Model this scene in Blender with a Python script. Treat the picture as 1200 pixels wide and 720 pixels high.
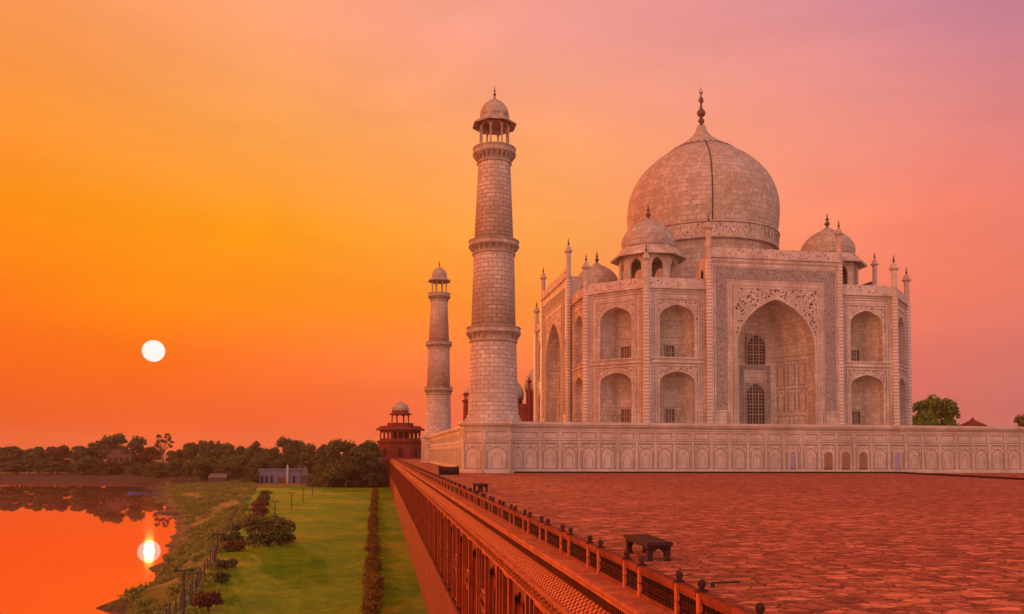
import bpy, math, random
import numpy as np
from mathutils import Vector, Matrix
random.seed(7); RNG = np.random.default_rng(7)
R = math.radians
for o in list(bpy.data.objects): bpy.data.objects.remove(o)
scene = bpy.context.scene
COL = scene.collection

# ------------------------------------------------------------------ camera
YAW, PITCH, ROLL, HC = 0.1514, 0.0429, 0.0042, 2.39
fw = Vector((math.sin(YAW)*math.cos(PITCH), math.cos(YAW)*math.cos(PITCH), math.sin(PITCH)))
rt = Vector((math.cos(YAW), -math.sin(YAW), 0))
up = rt.cross(fw)
r2 = rt*math.cos(ROLL) + up*math.sin(ROLL)
u2 = up*math.cos(ROLL) - rt*math.sin(ROLL)
cam_d = bpy.data.cameras.new('camera'); cam = bpy.data.objects.new('camera', cam_d); COL.objects.link(cam)
M = Matrix((r2, u2, -fw)).transposed().to_4x4(); M.translation = Vector((0, 0, HC)); cam.matrix_world = M
cam_d.sensor_width = 36; cam_d.lens = 36*950.4/1200
cam_d.shift_x = (600-589.4)/1200; cam_d.shift_y = (489.3-360)/1200
cam_d.clip_start = .1; cam_d.clip_end = 9000
scene.camera = cam

# ------------------------------------------------------------------ sky, sun, exposure
SAZ, SEL = R(-14.74), R(6.46)           # azimuth from west (+Y) towards south (+X)
sdir = Vector((math.sin(SAZ)*math.cos(SEL), math.cos(SAZ)*math.cos(SEL), math.sin(SEL)))
world = bpy.data.worlds.new('World'); scene.world = world; world.use_nodes = True
wt = world.node_tree; wt.nodes.clear()
def lin(c):
    return tuple(((v/255)/12.92 if v/255 <= .04045 else ((v/255+.055)/1.055)**2.4) for v in c)
def wn(t, **k):
    n = wt.nodes.new(t)
    for a, b in k.items(): setattr(n, a, b)
    return n
def wmath(op, a, b=None, c=None, clamp=False):
    n = wn('ShaderNodeMath', operation=op); n.use_clamp = clamp
    for i, v in enumerate((a, b, c)):
        if v is None: continue
        if isinstance(v, (int, float)): n.inputs[i].default_value = v
        else: wt.links.new(v, n.inputs[i])
    return n.outputs[0]
tc = wn('ShaderNodeTexCoord'); sx = wn('ShaderNodeSeparateXYZ'); wt.links.new(tc.outputs['Generated'], sx.inputs[0])
az = wmath('ARCTAN2', sx.outputs[0], sx.outputs[1])
tf = wmath('MULTIPLY_ADD', az, 1/(2*math.pi), .5)
el = wmath('MULTIPLY', wmath('ARCSINE', sx.outputs[2]), 180/math.pi)
EAST = {2: (204, 154, 134), 6: (208, 158, 139), 10: (210, 162, 143), 15: (207, 162, 146), 21: (198, 157, 148), 28: (186, 150, 150)}
ROWS = {
 2: [(-60, (215, 110, 70)), (-23, (234, 88, 18)), (-7.5, (252, 98, 40)), (12, (243, 110, 76)), (29, (224, 112, 96)), (41, (203, 112, 108)), (75, (190, 118, 125))],
 6: [(-60, (230, 120, 66)), (-23, (254, 106, 10)), (-15, (255, 110, 2)), (.5, (255, 123, 58)), (12, (255, 126, 74)), (29, (241, 118, 97)), (41, (219, 117, 107)), (75, (200, 122, 128))],
 10: [(-60, (236, 132, 66)), (-23, (255, 127, 10)), (-15, (255, 139, 0)), (.5, (255, 142, 32)), (12.5, (255, 145, 60)), (29, (251, 129, 94)), (41, (237, 123, 100)), (75, (210, 124, 130))],
 15: [(-60, (238, 146, 76)), (-23, (255, 146, 10)), (-7.7, (255, 156, 18)), (.5, (255, 160, 50)), (12.6, (255, 164, 76)), (29.4, (254, 146, 110)), (38, (245, 130, 107)), (48, (226, 125, 118)), (75, (205, 128, 142))],
 21: [(-60, (236, 150, 96)), (-23, (255, 152, 60)), (-7.8, (255, 165, 78)), (12.6, (255, 165, 106)), (29, (245, 150, 130)), (41, (219, 131, 132)), (75, (190, 130, 156))],
 28: [(-60, (225, 150, 125)), (-23, (255, 156, 94)), (-8, (255, 165, 118)), (12.6, (246, 160, 148)), (29, (226, 145, 150)), (41, (190, 128, 155)), (75, (172, 130, 168))]}
prev = None; pe = None
for e in sorted(ROWS):
    rp = wn('ShaderNodeValToRGB'); cr = rp.color_ramp; wt.links.new(tf, rp.inputs[0])
    st = [(-180, EAST[e]), (-120, EAST[e])] + ROWS[e] + [(125, EAST[e]), (180, EAST[e])]
    while len(cr.elements) > 1: cr.elements.remove(cr.elements[-1])
    for i, (a, c) in enumerate(st):
        p = a/360+.5
        q = cr.elements[0] if i == 0 else cr.elements.new(p)
        q.position = p; q.color = lin(c)+(1,)
    if prev is None: prev = rp.outputs[0]
    else:
        mx = wn('ShaderNodeMix', data_type='RGBA')
        mr = wn('ShaderNodeMapRange'); wt.links.new(el, mr.inputs[0]); mr.inputs[1].default_value = pe; mr.inputs[2].default_value = e
        wt.links.new(mr.outputs[0], mx.inputs[0]); wt.links.new(prev, mx.inputs[6]); wt.links.new(rp.outputs[0], mx.inputs[7])
        prev = mx.outputs[2]
    pe = e
mx = wn('ShaderNodeMix', data_type='RGBA'); mr = wn('ShaderNodeMapRange'); wt.links.new(el, mr.inputs[0])
mr.inputs[1].default_value = 28; mr.inputs[2].default_value = 75
wt.links.new(mr.outputs[0], mx.inputs[0]); wt.links.new(prev, mx.inputs[6]); mx.inputs[7].default_value = lin((178, 112, 106))+(1,)
skyc = mx.outputs[2]
# faint uneven veils of dusty cloud
cn = wn('ShaderNodeTexNoise'); cmap = wn('ShaderNodeMapping'); cmap.inputs['Scale'].default_value = (1.2, 1.2, 4.5); wt.links.new(tc.outputs['Generated'], cmap.inputs[0]); wt.links.new(cmap.outputs[0], cn.inputs['Vector'])
cn.inputs['Scale'].default_value = 2.6; cn.inputs['Detail'].default_value = 6; cn.inputs['Roughness'].default_value = .6; cn.inputs['Distortion'].default_value = .8
cm = wn('ShaderNodeMapRange'); wt.links.new(cn.outputs['Fac'], cm.inputs[0]); cm.inputs[1].default_value = .3; cm.inputs[2].default_value = .7; cm.inputs[3].default_value = .93; cm.inputs[4].default_value = 1.06
cs = wn('ShaderNodeVectorMath', operation='SCALE'); wt.links.new(skyc, cs.inputs[0]); wt.links.new(cm.outputs[0], cs.inputs[3]); skyc = cs.outputs[0]
# added fill: unseen east sky scaled up to light the front faces
eg = wn('ShaderNodeMapRange', interpolation_type='SMOOTHSTEP'); wt.links.new(sx.outputs[1], eg.inputs[0])
eg.inputs[1].default_value = .1; eg.inputs[2].default_value = -.75; eg.inputs[3].default_value = 1.0; eg.inputs[4].default_value = 2.35
vm = wn('ShaderNodeVectorMath', operation='SCALE'); wt.links.new(skyc, vm.inputs[0]); wt.links.new(eg.outputs[0], vm.inputs[3])
# added orange boost in the unseen north-west sky, lighting the north faces
ng = wn('ShaderNodeMapRange', interpolation_type='SMOOTHSTEP'); wt.links.new(sx.outputs[0], ng.inputs[0])
ng.inputs[1].default_value = -.45; ng.inputs[2].default_value = -.8; ng.inputs[3].default_value = 0.0; ng.inputs[4].default_value = 1.0
vm0 = vm; vm = wn('ShaderNodeVectorMath', operation='MULTIPLY'); gm = wn('ShaderNodeMix', data_type='RGBA'); wt.links.new(ng.outputs[0], gm.inputs[0]); gm.inputs[6].default_value = (1, 1, 1, 1); gm.inputs[7].default_value = (3.3, 1.75, .85, 1)
wt.links.new(vm0.outputs[0], vm.inputs[0]); wt.links.new(gm.outputs[2], vm.inputs[1])
# solar disc
dt = wn('ShaderNodeVectorMath', operation='DOT_PRODUCT'); wt.links.new(tc.outputs['Generated'], dt.inputs[0]); dt.inputs[1].default_value = sdir
ds = wn('ShaderNodeMapRange'); wt.links.new(dt.outputs['Value'], ds.inputs[0])
ds.inputs[1].default_value = math.cos(R(.715)); ds.inputs[2].default_value = math.cos(R(.665))
sm = wn('ShaderNodeMix', data_type='RGBA'); wt.links.new(ds.outputs[0], sm.inputs[0]); wt.links.new(vm.outputs[0], sm.inputs[6]); sm.inputs[7].default_value = (1.06, 1.02, .95, 1)
bg = wn('ShaderNodeBackground'); wt.links.new(sm.outputs[2], bg.inputs[0]); bg.inputs[1].default_value = 1.0
# a little clear-sky scattering from the Sky Texture
nt = wn('ShaderNodeTexSky', sky_type='NISHITA'); nt.sun_disc = False; nt.sun_elevation = SEL; nt.sun_rotation = SAZ; nt.dust_density = 4
bg2 = wn('ShaderNodeBackground'); wt.links.new(nt.outputs[0], bg2.inputs[0]); bg2.inputs[1].default_value = .0002
ad = wn('ShaderNodeAddShader'); wt.links.new(bg.outputs[0], ad.inputs[0]); wt.links.new(bg2.outputs[0], ad.inputs[1])
wo = wn('ShaderNodeOutputWorld'); wt.links.new(ad.outputs[0], wo.inputs[0])

sl = bpy.data.lights.new('sun', 'SUN'); sl.energy = 2.0; sl.angle = R(.55); sl.color = (1, .30, .07)
so = bpy.data.objects.new('sun', sl); COL.objects.link(so); so.rotation_euler = (-sdir).to_track_quat('-Z', 'Y').to_euler()
vs = scene.view_settings; vs.view_transform = 'Standard'; vs.look = 'None'; vs.exposure = 0; vs.gamma = 1; vs.use_curve_mapping = False

# ------------------------------------------------------------------ materials
class NT:
    def __init__(s, name):
        s.m = bpy.data.materials.new(name); s.m.use_nodes = True; s.t = s.m.node_tree; s.t.nodes.clear()
        s.out = s.n('ShaderNodeOutputMaterial'); s.b = s.n('ShaderNodeBsdfPrincipled'); s.l(s.b.outputs[0], s.out.inputs[0])
    def n(s, t, **k):
        q = s.t.nodes.new(t)
        for a, b in k.items(): setattr(q, a, b)
        return q
    def l(s, a, b): s.t.links.new(a, b)
    def set(s, n, i, v):
        if hasattr(v, 'is_linked') or isinstance(v, bpy.types.NodeSocket): s.l(v, n.inputs[i])
        else: n.inputs[i].default_value = v
    def uv(s): return s.n('ShaderNodeTexCoord').outputs['UV']
    def pos(s): return s.n('ShaderNodeNewGeometry').outputs['Position']
    def mapping(s, v, scale=(1, 1, 1), loc=(0, 0, 0)):
        q = s.n('ShaderNodeMapping'); s.l(v, q.inputs[0]); q.inputs['Scale'].default_value = scale; q.inputs['Location'].default_value = loc; return q.outputs[0]
    def noise(s, v, scale, detail=4, rough=.6, dist=0):
        q = s.n('ShaderNodeTexNoise'); s.l(v, q.inputs['Vector']); q.inputs['Scale'].default_value = scale
        q.inputs['Detail'].default_value = detail; q.inputs['Roughness'].default_value = rough; q.inputs['Distortion'].default_value = dist
        return q.outputs['Fac']
    def voronoi(s, v, scale, feature='F1', out='Distance', rnd=1):
        q = s.n('ShaderNodeTexVoronoi', feature=feature); s.l(v, q.inputs['Vector']); q.inputs['Scale'].default_value = scale
        q.inputs['Randomness'].default_value = rnd; return q.outputs[out]
    def brick(s, v, bw, rh, mort, c1, c2, cm, smooth=.1, bias=0, off=.5):
        q = s.n('ShaderNodeTexBrick'); s.l(v, q.inputs['Vector']); q.offset = off
        for k, x in (('Color1', c1+(1,)), ('Color2', c2+(1,)), ('Mortar', cm+(1,)), ('Scale', 1), ('Mortar Size', mort), ('Mortar Smooth', smooth), ('Bias', bias), ('Brick Width', bw), ('Row Height', rh)):
            q.inputs[k].default_value = x
        return q
    def ramp(s, v, stops):
        q = s.n('ShaderNodeValToRGB'); s.l(v, q.inputs[0]); cr = q.color_ramp
        while len(cr.elements) > 1: cr.elements.remove(cr.elements[-1])
        for i, (p, c) in enumerate(stops):
            e = cr.elements[0] if i == 0 else cr.elements.new(p)
            e.position = p; e.color = (c if isinstance(c, tuple) else (c, c, c))+(1,)
        return q.outputs[0]
    def mix(s, f, a, b, mode='MIX'):
        q = s.n('ShaderNodeMix', data_type='RGBA', blend_type=mode)
        s.set(q, 0, f)
        for i, v in ((6, a), (7, b)):
            if isinstance(v, tuple): q.inputs[i].default_value = v+(1,) if len(v) == 3 else v
            else: s.l(v, q.inputs[i])
        return q.outputs[2]
    def math(s, op, a, b=0., clamp=False):
        q = s.n('ShaderNodeMath', operation=op); q.use_clamp = clamp; s.set(q, 0, a); s.set(q, 1, b); return q.outputs[0]
    def bump(s, h, st, d):
        q = s.n('ShaderNodeBump'); q.inputs['Strength'].default_value = st; q.inputs['Distance'].default_value = d; s.l(h, q.inputs['Height']); s.l(q.outputs[0], s.b.inputs['Normal'])
    def fin(s, col, rough=.7, spec=.3):
        s.set(s.b, 'Base Color', col if not isinstance(col, tuple) else col+(1,)); s.set(s.b, 'Roughness', rough)
        s.b.inputs['Specular IOR Level'].default_value = spec; return s.m

MW = (.61, .54, .47)
def weather(k, c, amt=.35):
    p = k.pos()
    n1 = k.noise(k.mapping(p, (.25, .25, .09)), 1.6, 6, .65)
    n2 = k.noise(p, 1.3, 5, .7)
    c = k.mix(k.ramp(n1, [(.36, 0.), (.68, min(1, amt*1.7))]), c, (.33, .25, .20))
    c = k.mix(k.ramp(n2, [(.50, 0.), (.8, amt*.9)]), c, (.80, .70, .62))
    n3 = k.noise(k.mapping(p, (1, 1, .35)), 2.6, 5, .75, .6)
    c = k.mix(k.ramp(n3, [(.52, 0.), (.74, amt*1.1)]), c, (.27, .20, .165))
    return c
def marble(name, bw=1.25, rh=.62, mort=.018, mc=(.36, .30, .26), v=.10, amt=.35, tint=(1, 1, 1)):
    k = NT(name); u = k.uv(); base = tuple(x*t for x, t in zip(MW, tint))
    wb = k.n('ShaderNodeTexNoise'); k.l(u, wb.inputs['Vector']); wb.inputs['Scale'].default_value = .55; wb.inputs['Detail'].default_value = 2
    wv = k.n('ShaderNodeVectorMath', operation='MULTIPLY_ADD'); k.l(wb.outputs['Color'], wv.inputs[0]); wv.inputs[1].default_value = (.5*bw, .07*rh, 0); k.l(u, wv.inputs[2]); u = wv.outputs[0]
    a = tuple(x*(1+v) for x in base); b = tuple(x*(1-v) for x in base)
    br = k.brick(u, bw, rh, mort, a, b, mc, .3)
    c = weather(k, br.outputs['Color'], amt)
    f = k.noise(k.pos(), 5, 4)
    c = k.mix(.35, c, k.ramp(f, [(.3, (.42, .37, .34)), (.7, (.84, .77, .71))]), 'MULTIPLY') if False else k.mix(k.ramp(f, [(.35, .22), (.65, 0.)]), c, (.48, .40, .34))
    h = k.math('SUBTRACT', f, br.outputs['Fac'])
    k.bump(h, .25, .03)
    return k.fin(c, .8, .06)
m_marble = marble('white_marble', 1.3, .6, .025, (.34, .27, .23), .16, .58)
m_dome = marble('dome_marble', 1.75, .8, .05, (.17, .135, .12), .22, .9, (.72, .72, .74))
m_balc = marble('shaded_stained_marble', 1.0, .5, .02, (.25, .19, .16), .15, .8, (.62, .58, .54)); m_niche = marble('recess_marble', 1.1, .62, .03, (.30, .20, .13), .16, .75)  # balcony marble: stains plus shade, both put into the tone
m_min = marble('minaret_marble', 1.05, .5, .05, (.17, .13, .11), .18, .5)
m_plinth = marble('plinth_marble', 1.2, .6, .012, (.45, .39, .35), .09, .42)
def inlay(name, scale, dark, thr, base=MW, stretch=(1, 1, 1)):
    k = NT(name); u = k.mapping(k.uv(), stretch)
    d = k.voronoi(u, scale, 'F1'); w = k.noise(u, scale*1.1, 3, .6, 1.5)
    w2 = k.ramp(k.math('ABSOLUTE', k.math('SUBTRACT', w, .5)), [(.015, 1.), (.05, 0.)])
    dot = k.ramp(d, [(thr*.8, 1.), (thr, 0.)])
    f = k.math('MAXIMUM', dot, k.math('MULTIPLY', w2, .75))
    c = k.mix(f, weather(k, k.mix(.0, base, base), .3), dark)
    return k.fin(c, .8, .06)
m_span = inlay('floral_inlay', 2.1, (.085, .035, .032), .35)
m_span_small = inlay('small_floral_inlay', 2.8, (.17, .09, .075), .33)
m_parapet = inlay('parapet_inlay', 1.6, (.30, .20, .17), .30, (.66, .59, .54), (1, .9, 1))
k = NT('calligraphy_inlay'); u = k.uv()
n1 = k.noise(u, 3.2, 3, .75, 2.2); n2 = k.noise(k.mapping(u, (1, 1, 1), (7, 3, 1)), 1.6, 3, .6, 1.)
f = k.math('MAXIMUM', k.ramp(k.math('ABSOLUTE', k.math('SUBTRACT', n1, .5)), [(.035, 1.), (.09, 0.)]), k.ramp(n2, [(.55, 0.), (.62, .8)]))
m_calli = k.fin(k.mix(f, (.50, .45, .43), (.15, .13, .135)), .8, .06)
k = NT('chevron_inlay'); u = k.uv()
wv = k.n('ShaderNodeTexWave', wave_type='BANDS', bands_direction='Y'); k.l(k.mapping(u, (1, 1, 1)), wv.inputs[0]); wv.inputs['Scale'].default_value = .62; wv.inputs['Distortion'].default_value = 1.2; wv.inputs['Detail Scale'].default_value = 2.
m_chev = k.fin(weather(k, k.mix(k.ramp(wv.outputs['Fac'], [(.62, 0.), (.8, .8)]), (.66, .59, .54), (.27, .2, .17)), .3), .5)
def sandstone(name, bw, rh, base, v=.25, mort=.02, bstr=.4, mc=None, lumps=0):
    k = NT(name); u = k.uv(); p = k.pos()
    a = tuple(x*(1+v) for x in base); b = tuple(x*(1-v) for x in base)
    br = k.brick(u, bw, rh, mort, a, b, mc or tuple(x*.35 for x in base), .2)
    n = k.noise(p, .9, 6, .7); n2 = k.noise(p, 9, 5, .7)
    c = k.mix(k.ramp(n, [(.42, 0.), (.75, .55)]), br.outputs['Color'], tuple(x*.45 for x in base))
    c = k.mix(k.ramp(n2, [(.52, 0.), (.8, .5)]), c, (min(1, base[0]*1.5), base[1]*1.9, base[2]*2.0))
    n3 = k.noise(k.mapping(p, (1, 1, .12)), 2.2, 6, .75, .5)
    c = k.mix(k.ramp(n3, [(.50, 0.), (.72, .65)]), c, tuple(x*.35 for x in base))
    k.bump(k.math('SUBTRACT', n2, br.outputs['Fac']), bstr, .04)
    return k.fin(c, .9, .05)
RS = (.265, .066, .038)
m_red = sandstone('red_sandstone', 1.6, .55, RS, .12, .012, .3, (.20, .042, .02)); m_deep_shade = sandstone('deep_red_shade_sandstone', 1.6, .55, (.24, .046, .022), .15, .01, .3)  # second material: deep red panels, with recess shade put into the colour
m_redlight = sandstone('carved_and_sunlit_red_sandstone', .6, .3, (.52, .145, .065), .2, .008)
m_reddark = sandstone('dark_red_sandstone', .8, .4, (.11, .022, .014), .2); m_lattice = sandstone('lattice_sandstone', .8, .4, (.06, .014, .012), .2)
m_rail = sandstone('balustrade_sandstone', .6, .3, (.26, .058, .032), .2, .012); m_towerred = sandstone('tower_sandstone', 1.2, .5, (.24, .052, .038), .2)
k = NT('zigzag_inlay'); u = k.uv()
ck = k.n('ShaderNodeTexChecker'); wz_ = k.n('ShaderNodeVectorMath', operation='MULTIPLY_ADD'); zn = k.n('ShaderNodeTexNoise'); k.l(u, zn.inputs['Vector']); zn.inputs['Scale'].default_value = 5
k.l(zn.outputs['Color'], wz_.inputs[0]); wz_.inputs[1].default_value = (.07, .05, 0); k.l(u, wz_.inputs[2])
k.l(k.mapping(wz_.outputs[0], (8.5, 11.5, 1)), ck.inputs['Vector']); ck.inputs['Scale'].default_value = 1
ck.inputs['Color1'].default_value = (.66, .21, .085, 1); ck.inputs['Color2'].default_value = (.10, .018, .010, 1)
m_zig = k.fin(k.mix(k.ramp(k.noise(k.pos(), 6, 4), [(.4, 0.), (.7, .5)]), ck.outputs['Color'], (.30, .085, .04)), .9, .05)
k.bump(ck.outputs['Fac'], .4, .03)
# paving
k = NT('terrace_paving'); u = k.uv(); p = k.pos()
wob = k.n('ShaderNodeTexNoise'); k.l(p, wob.inputs['Vector']); wob.inputs['Scale'].default_value = 1.0; wob.inputs['Detail'].default_value = 5
uw = k.n('ShaderNodeVectorMath', operation='MULTIPLY_ADD'); k.l(wob.outputs['Color'], uw.inputs[0]); uw.inputs[1].default_value = (.55, .40, 0); k.l(u, uw.inputs[2])
vm_ = k.mapping(uw.outputs[0], (1/.46, 1/.22, 1)); vc = k.n('ShaderNodeTexVoronoi'); k.l(vm_, vc.inputs['Vector']); vc.inputs['Scale'].default_value = 1; vc.inputs['Randomness'].default_value = .62
vs_ = k.n('ShaderNodeSeparateColor'); k.l(vc.outputs['Color'], vs_.inputs[0]); de = k.n('ShaderNodeTexVoronoi', feature='DISTANCE_TO_EDGE'); k.l(vm_, de.inputs['Vector']); de.inputs['Scale'].default_value = 1; de.inputs['Randomness'].default_value = .62
joint = k.ramp(de.outputs['Distance'], [(.015, 1.), (.06, 0.)])
nb = k.noise(k.mapping(p, (.8, .8, 1)), 2.6, 8, .8); nl = k.noise(p, .13, 4, .6); nf = k.noise(p, 12, 4, .7)
c = k.ramp(vs_.outputs[0], [(.0, (.24, .052, .023)), (.5, (.49, .130, .058)), (1., (.80, .265, .135))])
c = k.mix(k.math('MULTIPLY', joint, k.ramp(nl, [(.35, .35), (.6, 1.)])), c, (.045, .010, .006))
c = k.mix(k.ramp(nb, [(.48, 0.), (.60, .85)]), c, (.12, .027, .014))
c = k.mix(k.ramp(nf, [(.5, 0.), (.78, .5)]), c, (.95, .40, .23))
c = k.mix(k.ramp(nl, [(.4, 0.), (.7, .4)]), c, (.36, .085, .04))
hh = k.math('ADD', k.math('MULTIPLY', nb, -.7), k.math('SUBTRACT', k.math('MULTIPLY', nf, .3), joint))
k.bump(hh, .9, .07); m_pave = k.fin(c, .8, .12)
def plain(name, c, rough=.7, spec=.3, n=.25, sc=4):
    k = NT(name); q = k.noise(k.pos(), sc, 5, .65)
    return k.fin(k.mix(k.ramp(q, [(.3, 0.), (.75, 1.)]), tuple(x*(1-n) for x in c), tuple(min(1, x*(1+n)) for x in c)), rough, spec)
m_line = plain('inlay_line', (.27, .20, .17), .5); m_dark = plain('dark_recess', (.03, .014, .01)); m_screen = plain('pierced_screen', (.36, .27, .21)); m_pane = plain('dark_lattice_gap', (.055, .03, .022))
m_bench = plain('dark_stone', (.065, .024, .024), .8, .08); m_iron = plain('dark_iron', (.03, .022, .022), .5); m_bronze = plain('bronze_finial', (.10, .05, .04), .4, .5)
m_door = plain('brown_door', (.30, .165, .09)); m_bluedoor = plain('lilac_painted_door', (.34, .30, .42)); m_white = plain('whitewash', (.42, .39, .38))
m_bluewall = plain('pale_blue_plaster', (.17, .17, .26), .85, .05); m_ruin = plain('brick_ruin', (.13, .06, .045)); m_hutroof = plain('tin_roof', (.15, .12, .11)); m_hut = plain('hut_wall', (.10, .07, .06))
m_boat = plain('blue_paint', (.07, .12, .42)); m_pole = plain('weathered_pole', (.06, .042, .032)); m_bark = plain('bark', (.12, .085, .06)); m_palebark = plain('pale_bark', (.42, .33, .25))
def leafmat(name, a, b):
    k = NT(name); g = k.n('ShaderNodeNewGeometry'); rnd = g.outputs['Random Per Island']; n = k.noise(g.outputs['Position'], .45, 3, .6)
    f = k.math('ADD', k.math('MULTIPLY', rnd, .55), k.math('MULTIPLY', n, .6), True)
    c = k.mix(f, a, b); k.set(k.b, 'Base Color', c); k.b.inputs['Roughness'].default_value = .65; k.b.inputs['Specular IOR Level'].default_value = .2
    tr = k.n('ShaderNodeBsdfTranslucent'); k.l(c, tr.inputs[0]); ms = k.n('ShaderNodeMixShader'); ms.inputs[0].default_value = .25
    k.l(k.b.outputs[0], ms.inputs[1]); k.l(tr.outputs[0], ms.inputs[2]); k.l(ms.outputs[0], k.out.inputs[0]); return k.m
m_leaf = leafmat('tree_leaves', (.05, .052, .022), (.18, .175, .06))
m_leaf2 = leafmat('olive_leaves', (.055, .06, .018), (.20, .19, .05))
m_leafr = leafmat('reddish_leaves', (.07, .03, .016), (.22, .09, .04))
m_leafg = leafmat('bright_leaves', (.04, .09, .012), (.17, .28, .03))
m_leafh = leafmat('hedge_leaves', (.06, .05, .012), (.26, .15, .03))
m_scrub = leafmat('scrub_leaves', (.06, .07, .015), (.32, .34, .075))
# ground
k = NT('lawn_grass'); p = k.pos()
n1 = k.noise(k.mapping(p, (.6, .45, 1)), .16, 7, .72); n2 = k.noise(p, .9, 6, .75); n3 = k.noise(p, 9, 4, .7)
c = k.ramp(n1, [(.30, (.065, .22, .003)), (.42, (.13, .38, .003)), (.53, (.27, .47, .004)), (.64, (.60, .42, .02))])
c = k.mix(k.ramp(n2, [(.35, .6), (.62, 0.)]), c, (.055, .12, .003)); c = k.mix(k.ramp(n3, [(.45, 0.), (.7, .7)]), c, (.26, .38, .012)); c = k.mix(k.ramp(k.noise(p, 3.1, 5, .8), [(.55, 0.), (.75, .7)]), c, (.045, .085, .004))
k.bump(k.math('ADD', n2, n3), 1.0, .3); m_lawn = k.fin(c, .9, .1)
k = NT('bank_earth'); p = k.pos(); sp = k.n('ShaderNodeSeparateXYZ'); k.l(p, sp.inputs[0])
n1 = k.noise(p, .16, 6, .7); n2 = k.noise(p, 1.4, 5, .75)
mud = k.ramp(n2, [(.3, (.045, .026, .019)), (.7, (.14, .09, .062))]); grs = k.ramp(n1, [(.3, (.085, .095, .018)), (.5, (.20, .18, .035)), (.68, (.32, .21, .06))])
hz = k.math('ADD', sp.outputs[2], k.math('MULTIPLY', n2, 1.6)); hm = k.n('ShaderNodeMapRange'); k.l(hz, hm.inputs[0]); hm.inputs[1].default_value = -12.1; hm.inputs[2].default_value = -11.0
fy = k.n('ShaderNodeMapRange'); k.l(k.math('ADD', sp.outputs[1], k.math('MULTIPLY', n1, 120.)), fy.inputs[0]); fy.inputs[1].default_value = 400; fy.inputs[2].default_value = 470
far_earth = k.ramp(n2, [(.3, (.055, .036, .030)), (.7, (.12, .080, .062))])
k.bump(n2, .9, .3); m_bank = k.fin(k.mix(hm.outputs[0], mud, k.mix(fy.outputs[0], grs, far_earth)), .95, .1)
k = NT('river_water'); p = k.pos()
w1 = k.noise(k.mapping(p, (.10, .55, 1)), .5, 3, .5); w2 = k.noise(k.mapping(p, (.3, 1.4, 1)), 1.2, 2, .5)
k.bump(k.math('ADD', w1, k.math('MULTIPLY', w2, .2)), .0012, .05)
k.b.inputs['IOR'].default_value = 1.75; k.b.inputs['Metallic'].default_value = .75; k.b.inputs['Specular Tint'].default_value = (1, .55, .4, 1); m_water = k.fin((.98, .42, .20), .0115, .5)

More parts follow.
